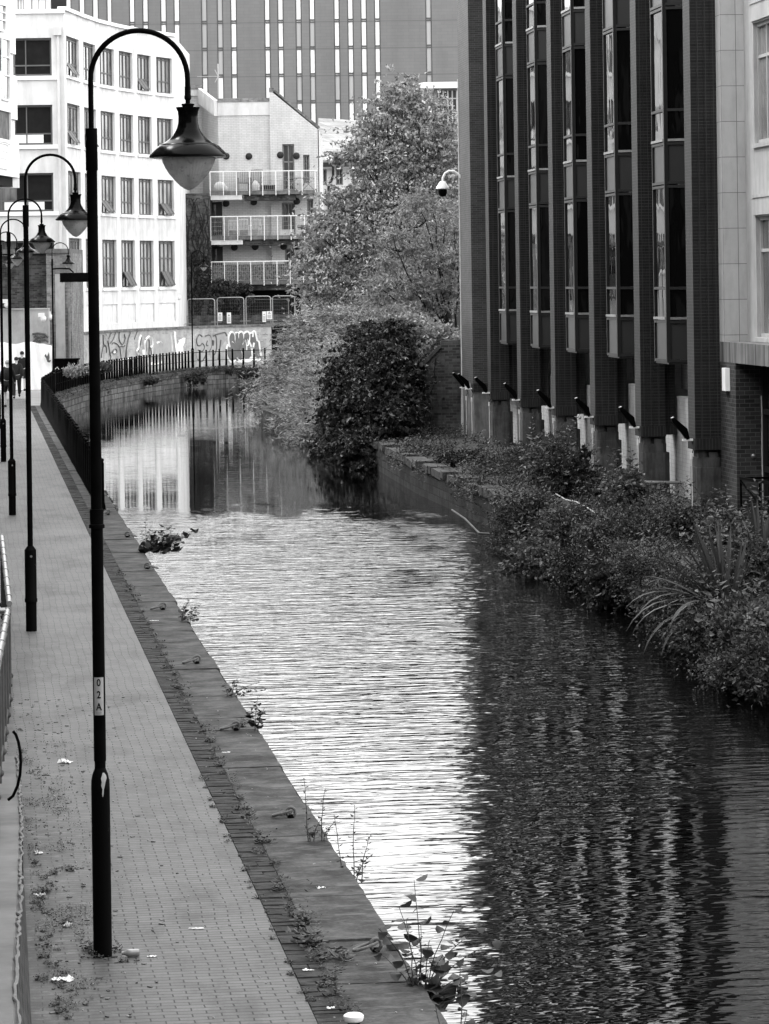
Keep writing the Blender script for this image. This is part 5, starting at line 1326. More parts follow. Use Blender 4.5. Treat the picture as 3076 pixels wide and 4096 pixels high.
# leafy skirt below it over the wall and the dark ivy hanging to the water
def shrub(name, lb, cat, mat, root_px, Y, blobs_, n, size, seed, stems=4, group=None, rootz=None, **kw):
    base = D(root_px[0], root_px[1], Y)
    if rootz is not None: base.z = rootz
    t = empty(name, base, 0, lb, cat, group); BL = [bl(base, *s) for s in blobs_]
    foliage('leaves', mat, t, BL, n, size, seed, **kw)
    m = MB()
    for i in range(min(stems, len(BL))): limb(m, (0, 0, 0), Vector(BL[i][0]), .03, .008, .08, seed+i, 5, 5)
    if stems: m.build('stems', M['bark'], t, True)
    return t
shrub('ivy_mass', 'dark large leaved climber hanging down to the water between feathery shrubs and broken wall', 'climber', M['leaf_dark'], (388, 420), 98, [(378,338,100,22,16,1),(396,346,100,22,18,1),(362,358,99.5,24,20,1.1),(384,366,99,26,24,1.2),(402,380,98.6,18,28,.9),(352,384,99,22,24,1.1),
      (376,396,97.5,28,28,1.1),(398,410,97.5,20,26,.9),(356,416,96.5,24,24,1.1),(382,428,96,24,24,1),(364,442,95.5,22,20,1),(384,450,95.5,16,16,.8),(350,440,96.5,18,18,1),(372,462,94.6,16,8,.8),(410,392,99,12,26,.6)], 36000, .15, 31, 3, droop=.9, long_=1.3, per=14, clump=.14, shell=.3, twig=6, spray=.2)
tt_ = [o for o in COL.objects if o.name.startswith('ivy_mass')][0]
foliage('small_leaves', M['leaf_mid'], tt_, [bl(tt_.location, *q) for q in ((378,338,99.4,24,18,1),(362,364,98.8,24,22,1.1),(388,372,98.4,26,24,1.2),(352,392,98,20,24,1),(372,404,96.8,26,28,1.1),(396,424,96.6,18,24,.9),(358,436,95.4,22,20,1.1),(380,448,95,18,16,.8))], 9000, .085, 72, .6, 2, 20, .2, spray=.4, twig=4)
shrub('bush', 'light leaved bush spilling over the top of the broken wall under the bare stems', 'bush', M['leaf_pale'], (425, 352), 100.5, [(400,326,102,24,13,.9),(422,334,101,24,12,.8),(445,336,100.5,16,9,.6),(416,350,100.2,14,14,.6),(388,318,103,22,12,1),(426,350,100.2,10,10,.4),(411,370,99.6,10,16,.4)], 11000, .13, 37, 3, droop=.3, long_=2.4, per=18, clump=.2, twig=2, spray=.3)
FTH = dict(droop=.2, long_=5.0, per=30, clump=.18, dirv=(-.75, -.25, .05), shell=.3, twig=3, spray=.34)
shrub('feathery_shrub', 'feathery layered shrub with flat pale sprays, highest of the waterside group', 'shrub', M['leaf_feather'], (335, 350), 133, [(345,312,133,24,5,1.4),(322,318,133,26,5,1.4),(300,322,133,16,4,1),(335,328,132,30,6,1.5),(308,335,132,24,6,1.3),(338,342,131,28,9,1.5),(305,350,131,26,9,1.4),(290,342,132,14,4,.9),(330,356,129,28,10,1.5)], 22000, .2, 41, 5, **FTH)
shrub('feathery_shrub', 'feathery shrub drooping to the water, leftmost of the waterside group', 'shrub', M['leaf_feather'], (284, 395), 129, [(290,372,132,24,12,1.4),(276,388,131,18,14,1.3),(300,385,130,22,16,1.4),(268,402,130,13,14,1.1),(284,405,128,18,16,1.3),(274,420,127,14,10,1),(296,412,124,16,16,1.2),(290,426,120,14,12,1)], 30000, .17, 43, 4, **FTH)
shrub('feathery_shrub', 'bright feathery shrub with long drooping sprays in the middle of the waterside group', 'shrub', M['leaf_feather'], (325, 400), 116, [(338,360,120,22,14,1.2),(318,374,119,22,16,1.3),(342,385,116,20,18,1.2),(312,398,116,20,18,1.3),(334,408,113,22,20,1.3),(306,420,113,16,16,1.2),(324,430,110,20,18,1.2),(306,436,109.5,14,9,1),(338,434,107,16,16,1.1)], 38000, .16, 47, 4, **FTH)
shrub('feathery_shrub', 'dark feathery shrub brushing the water beside the large leaved climber', 'shrub', M['leaf_mid'], (345, 430), 105, [(350,412,106,16,18,1),(336,428,105,18,18,1.1),(352,436,102,18,18,1),(328,446,103.5,14,10,1),(342,452,100,16,10,.9),(354,462,96.5,13,7,.8)], 18000, .2, 53, 3, droop=.3, long_=5, per=30, clump=.17, dirv=(-.5, -.2, -.1), shell=.3, twig=3)
# more greenery on the far right bank, behind, so the bank is not bare
shrub('bush', 'rounded bush farthest along the right bank behind the feathery shrubs', 'bush', M['leaf_mid'], (330, 350), 143, [(300,352,145,20,9,1.5),(325,345,146,24,10,1.5),(355,340,144,26,14,1.6),(385,340,140,26,16,1.6)], 9000, .2, 59, 3, droop=.2, long_=2)
M['leaf_scrub_pale'] = leafmat('pale_scrub_leaves', .035, .11)
M['leaf_scrub_grey'] = leafmat('mid_scrub_leaves', .012, .045)
# scrub on the near right bank
SC = [((532,458,76,22,17), 'loose bush against the fifth brick pier from the near end'), ((622,487,66,24,15), 'loose weedy bush below the white painted wall beside the bracing pipe'), ((430,452,88,24,8), 'low bramble at the far end of the right bank scrub beside the broken wall'),
 ((462,462,83,22,10), 'low scrubby bush on the wall top where the stones show'), ((505,470,79,30,13), 'scrubby bush below the third brick pier, in the middle distance'),
 ((548,460,73,22,26), 'tall leafy shrub in front of the fourth brick pier'), ((575,478,71,26,26), 'tall dark leafed shrub against the middle brick piers'), ((605,497,68,26,15), 'dark low bush right of the tallest shrub, under the white painted wall'),
 ((500,500,74,26,16), 'bush on the stone edge left of the dense scrub'), ((484,492,77,16,12), 'small bush drooping over the top of the stone bank wall'), ((512,540,66,22,20), 'bush hanging to the water at the left end of the dense scrub'), ((525,520,66,26,20), 'dense small leaved bush overhanging the water, leftmost'), ((560,530,62,34,22), 'dense small leaved bush in the middle of the overhanging scrub'),
 ((535,560,60,26,22), 'dense small leaved bush reaching down to the water at its left corner'), ((580,570,57,30,22), 'bush trailing into the dark water below the tall shrub'), ((605,540,59,34,24), 'leafy bush between the tall shrub and the sword leaved plant'),
 ((645,525,58,32,18), 'low bush at the foot of the brick pier with the bracing pipe'), ((615,585,54,26,20), 'dark bush dipping to the water right of centre of the bank'), ((650,575,53,32,26), 'leafy bush left of the sword leaved plant'),
 ((690,525,56,28,14), 'low leafy weeds in front of the last brick pier'), ((670,605,49,24,28), 'small leaved bush under the broken sword leaves'), ((735,535,52,28,20), 'weedy bush under the black handrail'), ((715,575,49,28,24), 'leafy bush around the foot of the sword leaved plant'),
 ((760,575,47,20,28), 'bush cut by the right edge of the photo, upper'), ((700,640,46,30,26), 'small leaved bush hanging over the water below the sword leaves'), ((745,625,45,32,28), 'dense bush near the right edge above the waterline'),
 ((735,672,43,30,20), 'trailing bush touching the water at lower right'), ((768,665,42,22,26), 'bush cut by the right edge of the photo, lowest')]
for i, ((px, py, Y, rx, rz), lb) in enumerate(SC):
    rn = random.Random(100+i); rx *= 1.15; rz *= 1.25; bs = [(px, py, Y, rx*.7, rz*.8, .5)]
    for k in range(6): bs.append((px+rn.uniform(-.6, .6)*rx, py+rn.uniform(-.55, .6)*rz, Y+rn.uniform(-1, 1), rx*rn.uniform(.35, .55), rz*rn.uniform(.35, .6), .4))
    mt = M['leaf_dark'] if 'dark' in lb else (M['leaf_mid'], M['leaf_scrub_pale'], M['leaf_mid'], M['leaf_scrub_grey'])[i % 4]
    big = i in (5, 6); ls_ = (.055, .075, .05, .095)[(i*7) % 4]
    sh_ = shrub('scrub_bush', lb, 'bush', mt, (px, py+rz*.8), Y, bs, int((3400+rx*rz*5.0)*(.062/ls_)**.8), .13 if big else ls_, 200+i, 3, 'scrub bushes on the right bank', droop=.35 if big else .1, long_=2.6 if big else 1.9, per=16, clump=.2, shell=.2, twig=3, spray=.36)
    b0 = sh_.location; mst = MB(); C = []; A = []; Ls = []                    # wispy shoots standing out of the top
    for k in range(7):
        q = D(px+rn.uniform(-.9, .9)*rx, py-rz*.5, Y+rn.uniform(-.4, .4))-b0
        sprig(mst, C, A, Ls, q, rn.uniform(.3, .75), (rn.uniform(-.6, .6), rn.uniform(-.3, .3)), rn, 16, ls_*1.5)
    mst.build('shoots', M['bark'], sh_); Ls = np.array(Ls); leaves_mesh('shoot_leaves', mt, sh_, np.array(C), np.array(A), Ls, Ls/2.8, 700+i)
# bare twigs standing out of the scrub
# sword leaved plant
def blade(m, p, d, L, w, sag, rn, n=9):
    d = Vector(d).normalized(); side = d.cross(Vector((0, 0, 1))); side = side.normalized() if side.length > .1 else Vector((1, 0, 0))
    side = (side+Vector((rn.uniform(-.5, .5), rn.uniform(-.5, .5), 0))).normalized()
    pts = []; pos = Vector(p); v = d.copy()
    for i in range(n+1):
        u = i/n; pts.append(pos.copy()); v = (v+Vector((0, 0, -sag*(u**1.5)*.35))).normalized(); pos += v*(L/n)
    vs = []
    for i, q in enumerate(pts):
        u = i/n; ww = w*.5*(.7+.6*u if u < .5 else 1.0)*(1-max(0, (u-.55)/.45)**1.6)+.001
        nn = side.cross(v)*.18*ww
        vs += [q-side*ww, q-nn*3, q+side*ww]
    m.add(vs, [(i*3+k, i*3+k+1, (i+1)*3+k+1, (i+1)*3+k) for i in range(n) for k in range(2)])
def sword(root_px, Y, lb, tips, w=.07, seed=0):
    base = D(root_px[0], root_px[1], Y); t = empty('sword_leaf_plant', base, 0, lb, 'plant', 'sword leaved plants'); rn = random.Random(seed)
    for (x, y, sag) in tips:
        m = MB(); q = D(x, y, Y+rn.uniform(-.8, .3))-base
        L = q.length*(1.04+.25*sag); d = q+Vector((0, 0, sag*L*.55))
        blade(m, (rn.uniform(-.08, .08), rn.uniform(-.08, .08), 0), d, L, w*rn.uniform(.75, 1.1), sag*1.6, rn)
        m.build('leaf_blade', M['blade'], t, fix=False)
    return t
sword((728, 612), 46, 'big sword leaved plant with broken blades reaching left over the scrub', [(692,520,0),(703,530,.1),(716,526,0),(672,548,.15),(661,560,.3),(680,562,.2),(648,580,.4),(733,525,0),(742,540,.1),(650,600,.6),(640,618,.8),(662,625,.9),(640,648,.9),(655,655,1.0),(672,672,1.0),
      (690,660,.9),(700,676,1.0),(668,600,.5),(720,545,0),(705,560,.1),(752,560,.2),(683,640,.9),(695,600,.6),(760,590,.4),(698,540,.1),(712,518,0),(722,522,0),(688,545,.2),(670,575,.5),(655,590,.6),(650,635,1.0),(663,660,1.0),(678,655,1.0),(686,672,1.0),(694,650,.9),(676,630,.8),(712,665,1.0),(738,545,.1),(744,560,.2),(708,580,.3),(716,570,.1),(727,560,0)], .085, 3)
sword((760, 570), 48, 'upright sword leaved plant at the right edge under the black handrail', [(745,505,0),(752,498,0),(760,500,0),(768,505,0),(776,512,.1),(738,520,.1),(757,515,0),(782,530,.2),(772,520,0),(748,530,0),(764,515,0),(740,540,.2),(735,550,.4)], .09, 5)
sword((600, 520), 64, 'thin arching grass tuft in the middle of the bank scrub', [(583,498,.4),(590,492,.3),(612,495,.3),(618,510,.6),(578,510,.6),(605,490,.1)], .03, 6)
M['bleached'] = plain('bleached_wood', .3, .8, .4, 6)
M['timber_dark'] = plain('wet_timber', .09, .8, .4, 6)
# wooden boom and stones lying on the right bank, pale broken pipe
o = MB().tube([D(471, 478, 76.5)-D(471, 478, 76.5), D(440, 497, 74.2)-D(471, 478, 76.5)], .05, 7)
q0 = G(452, 510, -.5); q1 = G(479, 533, -.62)
b1 = MB().tube([Vector((0, 0, 0)), (q1-q0)*.5+Vector((0, 0, .05)), (q1-q0), (q1-q0)+Vector((.5, -.6, 0)), (q1-q0)+Vector((.55, -4.5, -.1))], .022, 8).build('mooring_boom', M['timber_dark'], None, True, loc=tuple(q0)); tag(b1, 'thin pale pole lying along the foot of the stone bank wall', 'pole')
q0 = D(556, 494, 69); q1 = D(588, 508, 62.6); 
b1 = MB().tube([Vector((0, 0, 0)), (q1-q0)*.33+Vector((0, 0, -.03)), (q1-q0)*.66+Vector((0, 0, .02)), (q1-q0), (q1-q0)+D(610, 524, 60.5)-q1], .015, 7).build('fallen_branch', M['bleached'], None, True, loc=tuple(q0)); tag(b1, 'long bleached branch lying across the scrub under the brick piers', 'branch')
p_ = Q+Matrix.Rotation(BA, 3, 'Z') @ Vector((-.12, 5.55, .25)); 
b1 = MB().tube([(0, 0, 0), (1.0, 0, -.02)], .035, 8).bar((.45, 0, .0), (.4, 0, -.3), .06); b1 = b1.build('bracing_pipe', M['timber'], None, True, loc=tuple(p_)); tag(b1, 'horizontal pipe clamped across the foot of the second last brick pier', 'pipe')
# ivy on the wall below the apartment wing and hanging from the lowest balcony
base = D(194, 320, 189.5); base.z = 0
t = empty('ivy_wall', base, 0, 'dark wall clad in ivy between the white curved building and the balconies', 'wall')
MB().box(D(177.5, 200, 189.5).x-base.x, D(209.6, 200, 189.5).x-base.x, 0, 3, 0, D(194, 193.5, 189.5).z).build('wall', M['brick_old'], t)
rs = np.random.default_rng(9); n = 16000; zt_ = D(194, 198, 189.5).z; xa = D(178, 200, 189.5).x-base.x; xb = D(209.5, 200, 189.5).x-base.x
xx = rs.uniform(xa, xb, n); zz = zt_*(1-rs.random(n)**1.0)
kk = np.array([mnoise.noise(Vector((a*1.1, b*.45, 3))) for a, b in zip(xx, zz)])
dens = kk-.12-(.30*np.clip((zz-zt_*.72)/(zt_*.28), 0, 1)) + .28*np.clip((xx-xa)/(xb-xa)*1.2-.4, 0, 1)*0 + .25*np.clip((zt_*.5-zz)/zt_, 0, 1)
sel = dens > -.02; C_ = np.stack([xx[sel], -.03-.22*rs.random(sel.sum())*np.clip(dens[sel]*2.5, .1, 1), zz[sel]], 1)
A_ = rs.normal(size=C_.shape)*np.array([1, .4, 1])+np.array([0, -.2, -.5]); A_ /= np.linalg.norm(A_, axis=1)[:, None]
s_ = .2*(.6+.8*rs.random(len(C_))); leaves_mesh('ivy_leaves', M['leaf_mid'], t, C_, A_, s_, s_/1.4, 5)
m = MB(); rn = random.Random(8)
for i in range(26):
    x = rn.uniform(xa+.2, xb-.1); z_ = rn.uniform(zt_*.2, zt_*.6); pts = [(x, -.03, z_)]
    for k in range(9): x = min(max(x+rn.uniform(-.28, .3), xa), xb-.05); z_ += rn.uniform(.25, .75); z_ = min(z_, zt_-.05); pts.append((x, -.03, z_))
    m.tube(pts, .016, 4)
m.build('ivy_stems', M['bark'], t)
base = D(228, 285, 189.2); t = empty('trailing_plant', base, 0, 'dark trailing plant hanging from the lowest balcony over the dark ground floor', 'plant')
bs = [bl(base, *s) for s in ((220,286,189,8,6,.4),(232,288,189,9,6,.4),(245,288,189,7,4,.3),(216,298,189,6,8,.3),(234,299,189,5,7,.3),(250,299,189,3,6,.2),(243,306,189,3,9,.2),(215,308,189,5,6,.3))]
foliage('leaves', M['leaf_mid'], t, bs, 5000, .17, 61, .7, 2.0, 14, .2)
# dark ground floor below the balconies
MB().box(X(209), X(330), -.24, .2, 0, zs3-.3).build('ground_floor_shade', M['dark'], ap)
for px in (300, 312): MB().box(X(px), X(px)+.35, -1.6, -1.3, 0, zs3-.3).build('column', M['brick_old_light'], ap)
# plants growing on the far canal wall
for i, (a, b, Y, rx, rz, lb) in enumerate(((196,379,171,9,6,'bush sprouting from the far canal wall below the lamp'), (180,374,176,5,3,'small tuft on the far wall left of the sprouting bush'), (222,373,177,10,3,'grass growing on top of the far canal wall'), (150,381,163,8,2,'weeds along the curved far canal wall'), (75,371,140,14,4,'leafy weeds behind the fence at the bend'),(250,374,176,14,5,'bushes at the right hand end of the curved fence'),(100,368,148,10,4,'leafy weeds behind the fence right of the nearest lamp'))):
    shrub('wall_plant', lb, 'plant', M['leaf_mid'] if i != 4 else M['leaf_pale'], (a, b), Y, [(a, b, Y, rx, rz, .5), (a+rx*.5, b-rz*.3, Y, rx*.5, rz*.8, .4)], 1800, .14, 300+i, 0)
# ------------------------------------------------------------------ plants on the near left edge
def plant(name, lb, cat, loc, sprigs, lf, mat, seed, wide=1.5, group=None, n=12):
    rn = random.Random(seed); t = empty(name, loc, 0, lb, cat, group); m = MB(); C = []; A = []; Ls = []
    for (dx, dy, h, lx, ly) in sprigs: sprig(m, C, A, Ls, (dx, dy, 0), h, (lx, ly), rn, n, lf)
    m.build('stems', M['leaf_weed'], t)
    Ls = np.array(Ls); leaves_round('leaves', mat, t, np.array(C), np.array(A), Ls, Ls/wide, seed); return t
rn = random.Random(77)
plant('leafy_plant', 'large round leaved plant overhanging the water at the far end of the bare coping', 'plant', G(150, 553), [(rn.uniform(-.1, .45), rn.uniform(-.3, .3), rn.uniform(.25, .5), rn.uniform(.1, .9), -.1) for i in range(16)], .15, M['leaf_dark'], 1, 1.1, n=10)
plant('leafy_plant', 'slim upright sprig beside the large round leaved plant', 'plant', G(146, 548), [(0, 0, .52, 0, 0), (.05, 0, .4, .1, 0), (-.05, .05, .3, -.1, 0)], .07, M['leaf_weed'], 2)
plant('leafy_plant', 'small leafy sprout on the coping edge between the fourth and fifth mooring rings', 'plant', G(184, 622), [(rn.uniform(-.05, .15), rn.uniform(-.1, .1), rn.uniform(.15, .3), .3, 0) for i in range(6)], .07, M['leaf_weed'], 3)
plant('leafy_plant', 'branching sprig leaning out over the water above the fifth ring', 'plant', G(232, 697), [(0, 0, .22, .3, 0), (.05, 0, .2, 1.2, 0), (.1, 0, .12, 2.2, 0), (-.05, 0, .15, -.3, 0)], .06, M['leaf_weed'], 4)
plant('leafy_plant', 'broad leaved sprig on the coping edge just above the sixth ring', 'plant', G(255, 731), [(0, 0, .36, .1, 0), (.03, 0, .25, .3, 0), (0, .05, .2, -.2, 0)], .09, M['leaf_dark'], 5)
plant('leafy_plant', 'two tall thin flower stems standing on the coping beside a stone joint', 'plant', G(314, 842), [(-.05, 0, .52, -.05, 0), (.06, 0, .44, .08, 0), (0, 0, .2, .3, 0), (-.03, 0, .15, -.3, 0), (.08, .02, .16, .5, 0)], .05, M['leaf_weed'], 6, 2.4, n=20)
plant('leafy_plant', 'tall thin flower stems rooted in the wall face beyond the coping edge', 'plant', G(350, 868)+Vector((.03, 0, -.12)), [(0, 0, .62, .03, 0), (-.1, 0, .55, -.08, 0), (.06, 0, .4, .2, 0), (.02, 0, .25, .5, 0)], .055, M['leaf_weed'], 7, 2, n=18)
plant('sapling', 'large leaved sapling growing out of the wall over the water beside the foil tray', 'plant', G(421, 985)+Vector((.02, 0, -.2)), [(-.02, .05, .88, -.03, 0), (.0, 0, .55, .8, 0), (.0, .05, .62, .55, 0), (0, 0, .34, 1.35, 0), (-.05, .05, .6, -.4, .1), (-.05, .1, .46, -.6, .1), (0, 0, .36, 1.0, 0), (.02, 0, .2, 1.9, 0), (-.03, .1, .72, -.18, 0), (.02, 0, .72, .25, 0), (0, 0, .25, 1.7, 0), (0, 0, .42, .3, 0), (0, 0, .3, .1, 0)], .13, M['leaf_weed'], 8, 1.1, n=9)
plant('leafy_plant', 'thin upright weeds at the coping edge in front of the large leaved sapling', 'plant', G(421, 985), [(-.05, 0, .44, -.1, 0), (.0, -.02, .4, .02, 0), (.03, 0, .3, .1, 0)], .045, M['leaf_weed'], 9, 3, n=22)
plant('leafy_plant', 'large leaved plant at the bottom edge in front of the bright water', 'plant', G(461, 1035)+Vector((0, 0, -.2)), [(.0, 0, .36, .1, 0), (.05, 0, .3, .5, 0), (-.05, 0, .2, -.3, 0), (.1, 0, .33, 1.0, 0)], .10, M['leaf_weed'], 10, 1.2, n=8)
plant('leafy_plant', 'spindly seed head weed rising over bright water near the bottom edge', 'plant', G(462, 1035)+Vector((0, .05, -.2)), [(.0, 0, .62, 0, 0), (-.12, 0, .38, -.1, 0)], .05, M['leaf_weed'], 12, 3.2, n=9)
# weeds in the joints: a few kinds, copied
protos = []
for k in range(5):
    rnk = random.Random(500+k); C = []; A = []; Ls = []; m = MB()
    for j in range((7, 11, 5, 14, 9)[k]):
        a = rnk.uniform(0, 6.28); sprig(m, C, A, Ls, (rnk.uniform(-.04, .04), rnk.uniform(-.06, .06), -.01), rnk.uniform(.04, (.10, .14, .22, .07, .12)[k]), (math.cos(a)*.7, math.sin(a)*.7), rnk, (6, 7, 10, 5, 6)[k], (.035, .045, .04, .03, .06)[k])
    Ls = np.array(Ls); o = leaves_round('weed', M['leaf_weed'], None, np.array(C), np.array(A), Ls, Ls/(1.4, 2, 3, 1.3, 2.6)[k], 500+k); protos.append(o)
used = [False]*5
def weed(p, k, sc, lb, grp):
    o = protos[k] if not used[k] else protos[k].copy()
    if used[k]: COL.objects.link(o)
    used[k] = True; o.location = p; o.rotation_euler = (0, 0, rn.uniform(0, 6)); o.scale = (sc, sc, sc); return tag(o, lb, 'weed', grp)
WL_ = 'low green weed growing in the joint between the rough stone strip and the coping'
for i in range(64):
    s = -3.2+.16*i+ (i/64)**2*24+rn.uniform(-.1, .1); k = rn.choice([0, 0, 1, 3, 4, 2]); weed(T(s, -.575+rn.uniform(-.05, .03)), k, rn.uniform(.45, 1.1), WL_, 'weeds in the coping joint')
for i in range(22):
    s = -3+.5*i+rn.uniform(-.2, .2); weed(T(s, -.8+rn.uniform(-.04, .02)), rn.choice([0, 3, 1]), rn.uniform(.3, .7), 'small weed growing where the clay pavers meet the rough stone strip', 'weeds at the paver edge')
for i in range(34):
    s = -3+.2*i+rn.uniform(-.1, .1); weed(T(s, -2.46+abs(rn.gauss(0, .14))), rn.choice([0, 3, 3, 1]), rn.uniform(.3, .8), 'low weed growing along the foot of the ramp wall', 'weeds along the ramp wall')
for px, py, k, sc in ((90, 950, 1, .9), (96, 953, 3, .8), (112, 951, 0, .9), (84, 940, 2, .8), (99, 958, 3, .6), (125, 962, 3, .6), (88, 958, 0, .7)): weed(G(px, py), k, sc, 'weed growing around the foot of the nearest lamp post', 'weeds round the nearest lamp foot')
for (px, py, k, sc, lb) in ((299, 915, 2, 1.2, 'tall weed clump in the coping joint left of the folded packet'), (303, 925, 4, 1.2, 'leafy weed below the tall clump in the coping joint'), (308, 945, 4, 1.6, 'largest leafy weed clump on the rough stone strip'), (340, 960, 4, 1.4, 'pointed leaf weed clump beside the mooring ring at bottom'), (333, 975, 2, 1.0, 'narrow leaf weed clump left of the lowest ring'), (240, 727, 1, 1.0, 'weed tuft growing through the sixth mooring ring'), (214, 733, 2, .9, 'upright tuft at the joint left of the sixth ring'), (287, 815, 0, .9, 'weed tuft growing through the seventh mooring ring')):
    weed(G(px, py), k, sc, lb, None)
# ------------------------------------------------------------------ mooring rings
RG = 'iron mooring rings along the coping'
rings = [((108, 515), 'farthest iron mooring ring, just beyond the end post of the fence'), ((127.4, 537.5), 'iron mooring ring beside the large round leaved plant'), ((147.2, 569.5), 'iron mooring ring, third from the far end'), ((163, 610), 'iron mooring ring, fourth from the far end'),
         ((197, 664), 'iron mooring ring, fifth from the far end'), ((236, 730.6), 'iron mooring ring with weeds growing through it, sixth from the far end'), ((291, 818), 'double looped iron mooring ring, second nearest the camera'), ((376, 952), 'nearest iron mooring ring lying left of the foil tray')]
proto = empty('mooring_ring', (0, 0, 0)); 
MB().tube([(.0+.028*math.cos(a), 0, .035+.03*math.sin(a)) for a in [PI*1.35-2*PI*.86*i/18 for i in range(19)]], .0095, 8).build('eye', M['rust'] if 'rust' in M else M['black_dull'], proto, True)
MB().tube([(-.055+.062*math.cos(a), .03*math.sin(a)*1.0, .03+.018*math.cos(a)) for a in [2*PI*i/28 for i in range(29)]], .0085, 8, cap=False).build('ring', M['rust'] if 'rust' in M else M['black_dull'], proto, True)
MB().lathe([(.022, 0), (.02, .012), (.012, .02)], 12).build('bolt_base', M['black_dull'], proto)
for i, (q, lb) in enumerate(rings):
    o = proto if i == 0 else copy_tree(proto); o.location = G(*q)+Vector((0, 0, .004)); o.rotation_euler.z = (.3, PI-.2, PI-.1, .25, .3, .1, -.1, .25)[i]; s = 1.5 if i < 5 else 1.35; o.scale = (s, s, s); tag(o, lb, 'mooring ring', RG)
# ------------------------------------------------------------------ litter and small things
p = G(398, 949); m = MB(); n = 24
def tray(r):
    return [((r*.075+.012*max(0, math.cos(2*a)))*math.cos(a)*1.0, r*.055*math.sin(a)) for a in [2*PI*i/n for i in range(n)]]
v0 = tray(.86); v1 = tray(1.0); v2 = tray(1.08); v3 = tray(.8)
vs = [(x, y, 0) for x, y in v0]+[(x, y, .042) for x, y in v1]+[(x, y, .044) for x, y in v2]+[(x, y, .038) for x, y in [(a*.93, b*.93) for a, b in v1]]+[(x, y, .006) for x, y in v3]
m.add(vs, [(k*n+i, k*n+(i+1) % n, (k+1)*n+(i+1) % n, (k+1)*n+i) for k in range(4) for i in range(n)]+[tuple(4*n+i for i in range(n))[::-1], tuple(range(n))])
o = m.build('foil_tray', M['galv'], None, True, loc=tuple(p+Vector((0, 0, .004)))); tag(o, 'empty oval foil food tray on the coping beside the sapling', 'tray')
p = G(132, 957); t = empty('glass_bottle', p, .1, 'clear glass bottle lying at the foot of the nearest lamp', 'bottle')
M['clear'] = plain('clear_glass', .2, .12, .3, 20, .8)
rl = MB().lathe([(.0, -.055), (.024, -.05), (.026, -.04), (.026, .03), (.012, .05), (.011, .07), (.0, .071)], 16).build('body', M['clear'], t, True); rl.matrix_local = Matrix.Translation((0, 0, .028)) @ Matrix.Rotation(-PI/2, 4, 'Y')
def litter(name, px, py, pts, h, lb, cat, rz=0, mat='paper'):
    rl_ = random.Random(int(px*7+py)); m = MB(); nx, ny = 7, 4; W, Dp = pts; vs = []
    for j in range(ny+1):
        for i in range(nx+1):
            u, v = i/nx-.5, j/ny-.5; ed = 1-.25*rl_.random()
            vs.append((u*W*ed, v*Dp*ed, abs(rl_.gauss(0, h*.5))+h*.2*(1-4*v*v)+.004))
    m.add(vs, [(j*(nx+1)+i, j*(nx+1)+i+1, (j+1)*(nx+1)+i+1, (j+1)*(nx+1)+i) for j in range(ny) for i in range(nx)])
    o = m.build(name, M[mat], None, False, loc=tuple(G(px, py)), rz=rz, fix=False); return tag(o, lb, cat)
litter('food_wrapper', 65, 763, (.15, .10), .03, 'crumpled pale wrapper on the pavers left of the second lamp height', 'litter', -.3)
bpy.data.objects['food_wrapper']['label'] = 'crumpled pale wrapper on the pavers left of the nearest lamp shoulder'
litter('paper_strip', 196.4, 929, (.12, .035), .008, 'flat white paper strip on the pavers right of the lamp foot', 'litter', -.12)
litter('tissue', 62, 981, (.16, .13), .03, 'crumpled white tissue lying in the moss at bottom left', 'litter', .2)
litter('tissue', 40, 897, (.085, .08), .03, 'small white tissue near the ramp wall, halfway up the lamp base', 'litter', .5)
litter('tissue', 67, 927, (.07, .06), .03, 'small crumpled tissue left of the nearest lamp foot', 'litter', 1)
litter('packet', 39, 854, (.07, .06), .02, 'small black and white packet near the ramp wall', 'litter', .3)
litter('packet', 321, 889, (.08, .06), .015, 'folded black and white packet on the coping', 'litter', .1)
litter('wrapper', 308, 971, (.08, .05), .012, 'pale wrapper on the rough stone strip', 'litter', -.5)
litter('wrapper', 331, 1009, (.06, .04), .012, 'shiny wrapper left of the white topped post', 'litter', .1)
litter('paper_scrap', 226, 753, (.09, .03), .008, 'white paper scrap on the joint near the sixth ring', 'litter', 0)
litter('paper_scrap', 154, 621, (.14, .05), .008, 'white paper scrap below the fourth ring', 'litter', .1)
litter('paper_scrap', 152, 957, (.07, .04), .006, 'small white scrap right of the bottle at the lamp foot', 'litter', .1)
litter('paper_scrap', 62, 771, (.09, .03), .01, 'dark scrap at the lower end of the pale wrapper', 'litter', -.4, 'ink')
rl_ = random.Random(6)
M['grit_pale'] = plain('pale_grit', .3, .8, .2, 5)
m = MB()
for i in range(150):
    q = T(rl_.uniform(-3.2, 14), rl_.uniform(-2.4, -.1)); a = rl_.uniform(.004, .010); m.ball(q+Vector((0, 0, a*.5)), (a, a*.8, a*.6), 5)
o = m.build('scattered_grit', M['grit_pale'], None); tag(o, kind='stuff')
m = MB()
for i in range(220):
    q = T(rl_.uniform(-3.2, 14), -2.45+abs(rl_.gauss(0, .45))); a = rl_.uniform(.008, .022); m.cbox(q+Vector((0, 0, .004)), (a*2, a, .006), Matrix.Rotation(rl_.uniform(0, 3), 4, 'Z') @ Matrix.Rotation(rl_.uniform(-.3, .3), 4, 'X'))
o = m.build('fallen_leaves', M['leaf_weed'], None); tag(o, kind='stuff')
Yb_ = 18.4; p = D(353.5, 1014, Yb_); t = empty('marker_post', (p.x, p.y, 0), 0, 'short black post with a white round top at the bottom edge', 'post')
MB().lathe([(.034, -.02), (.034, p.z-.03)], 16).build('shaft', M['black'], t, True)
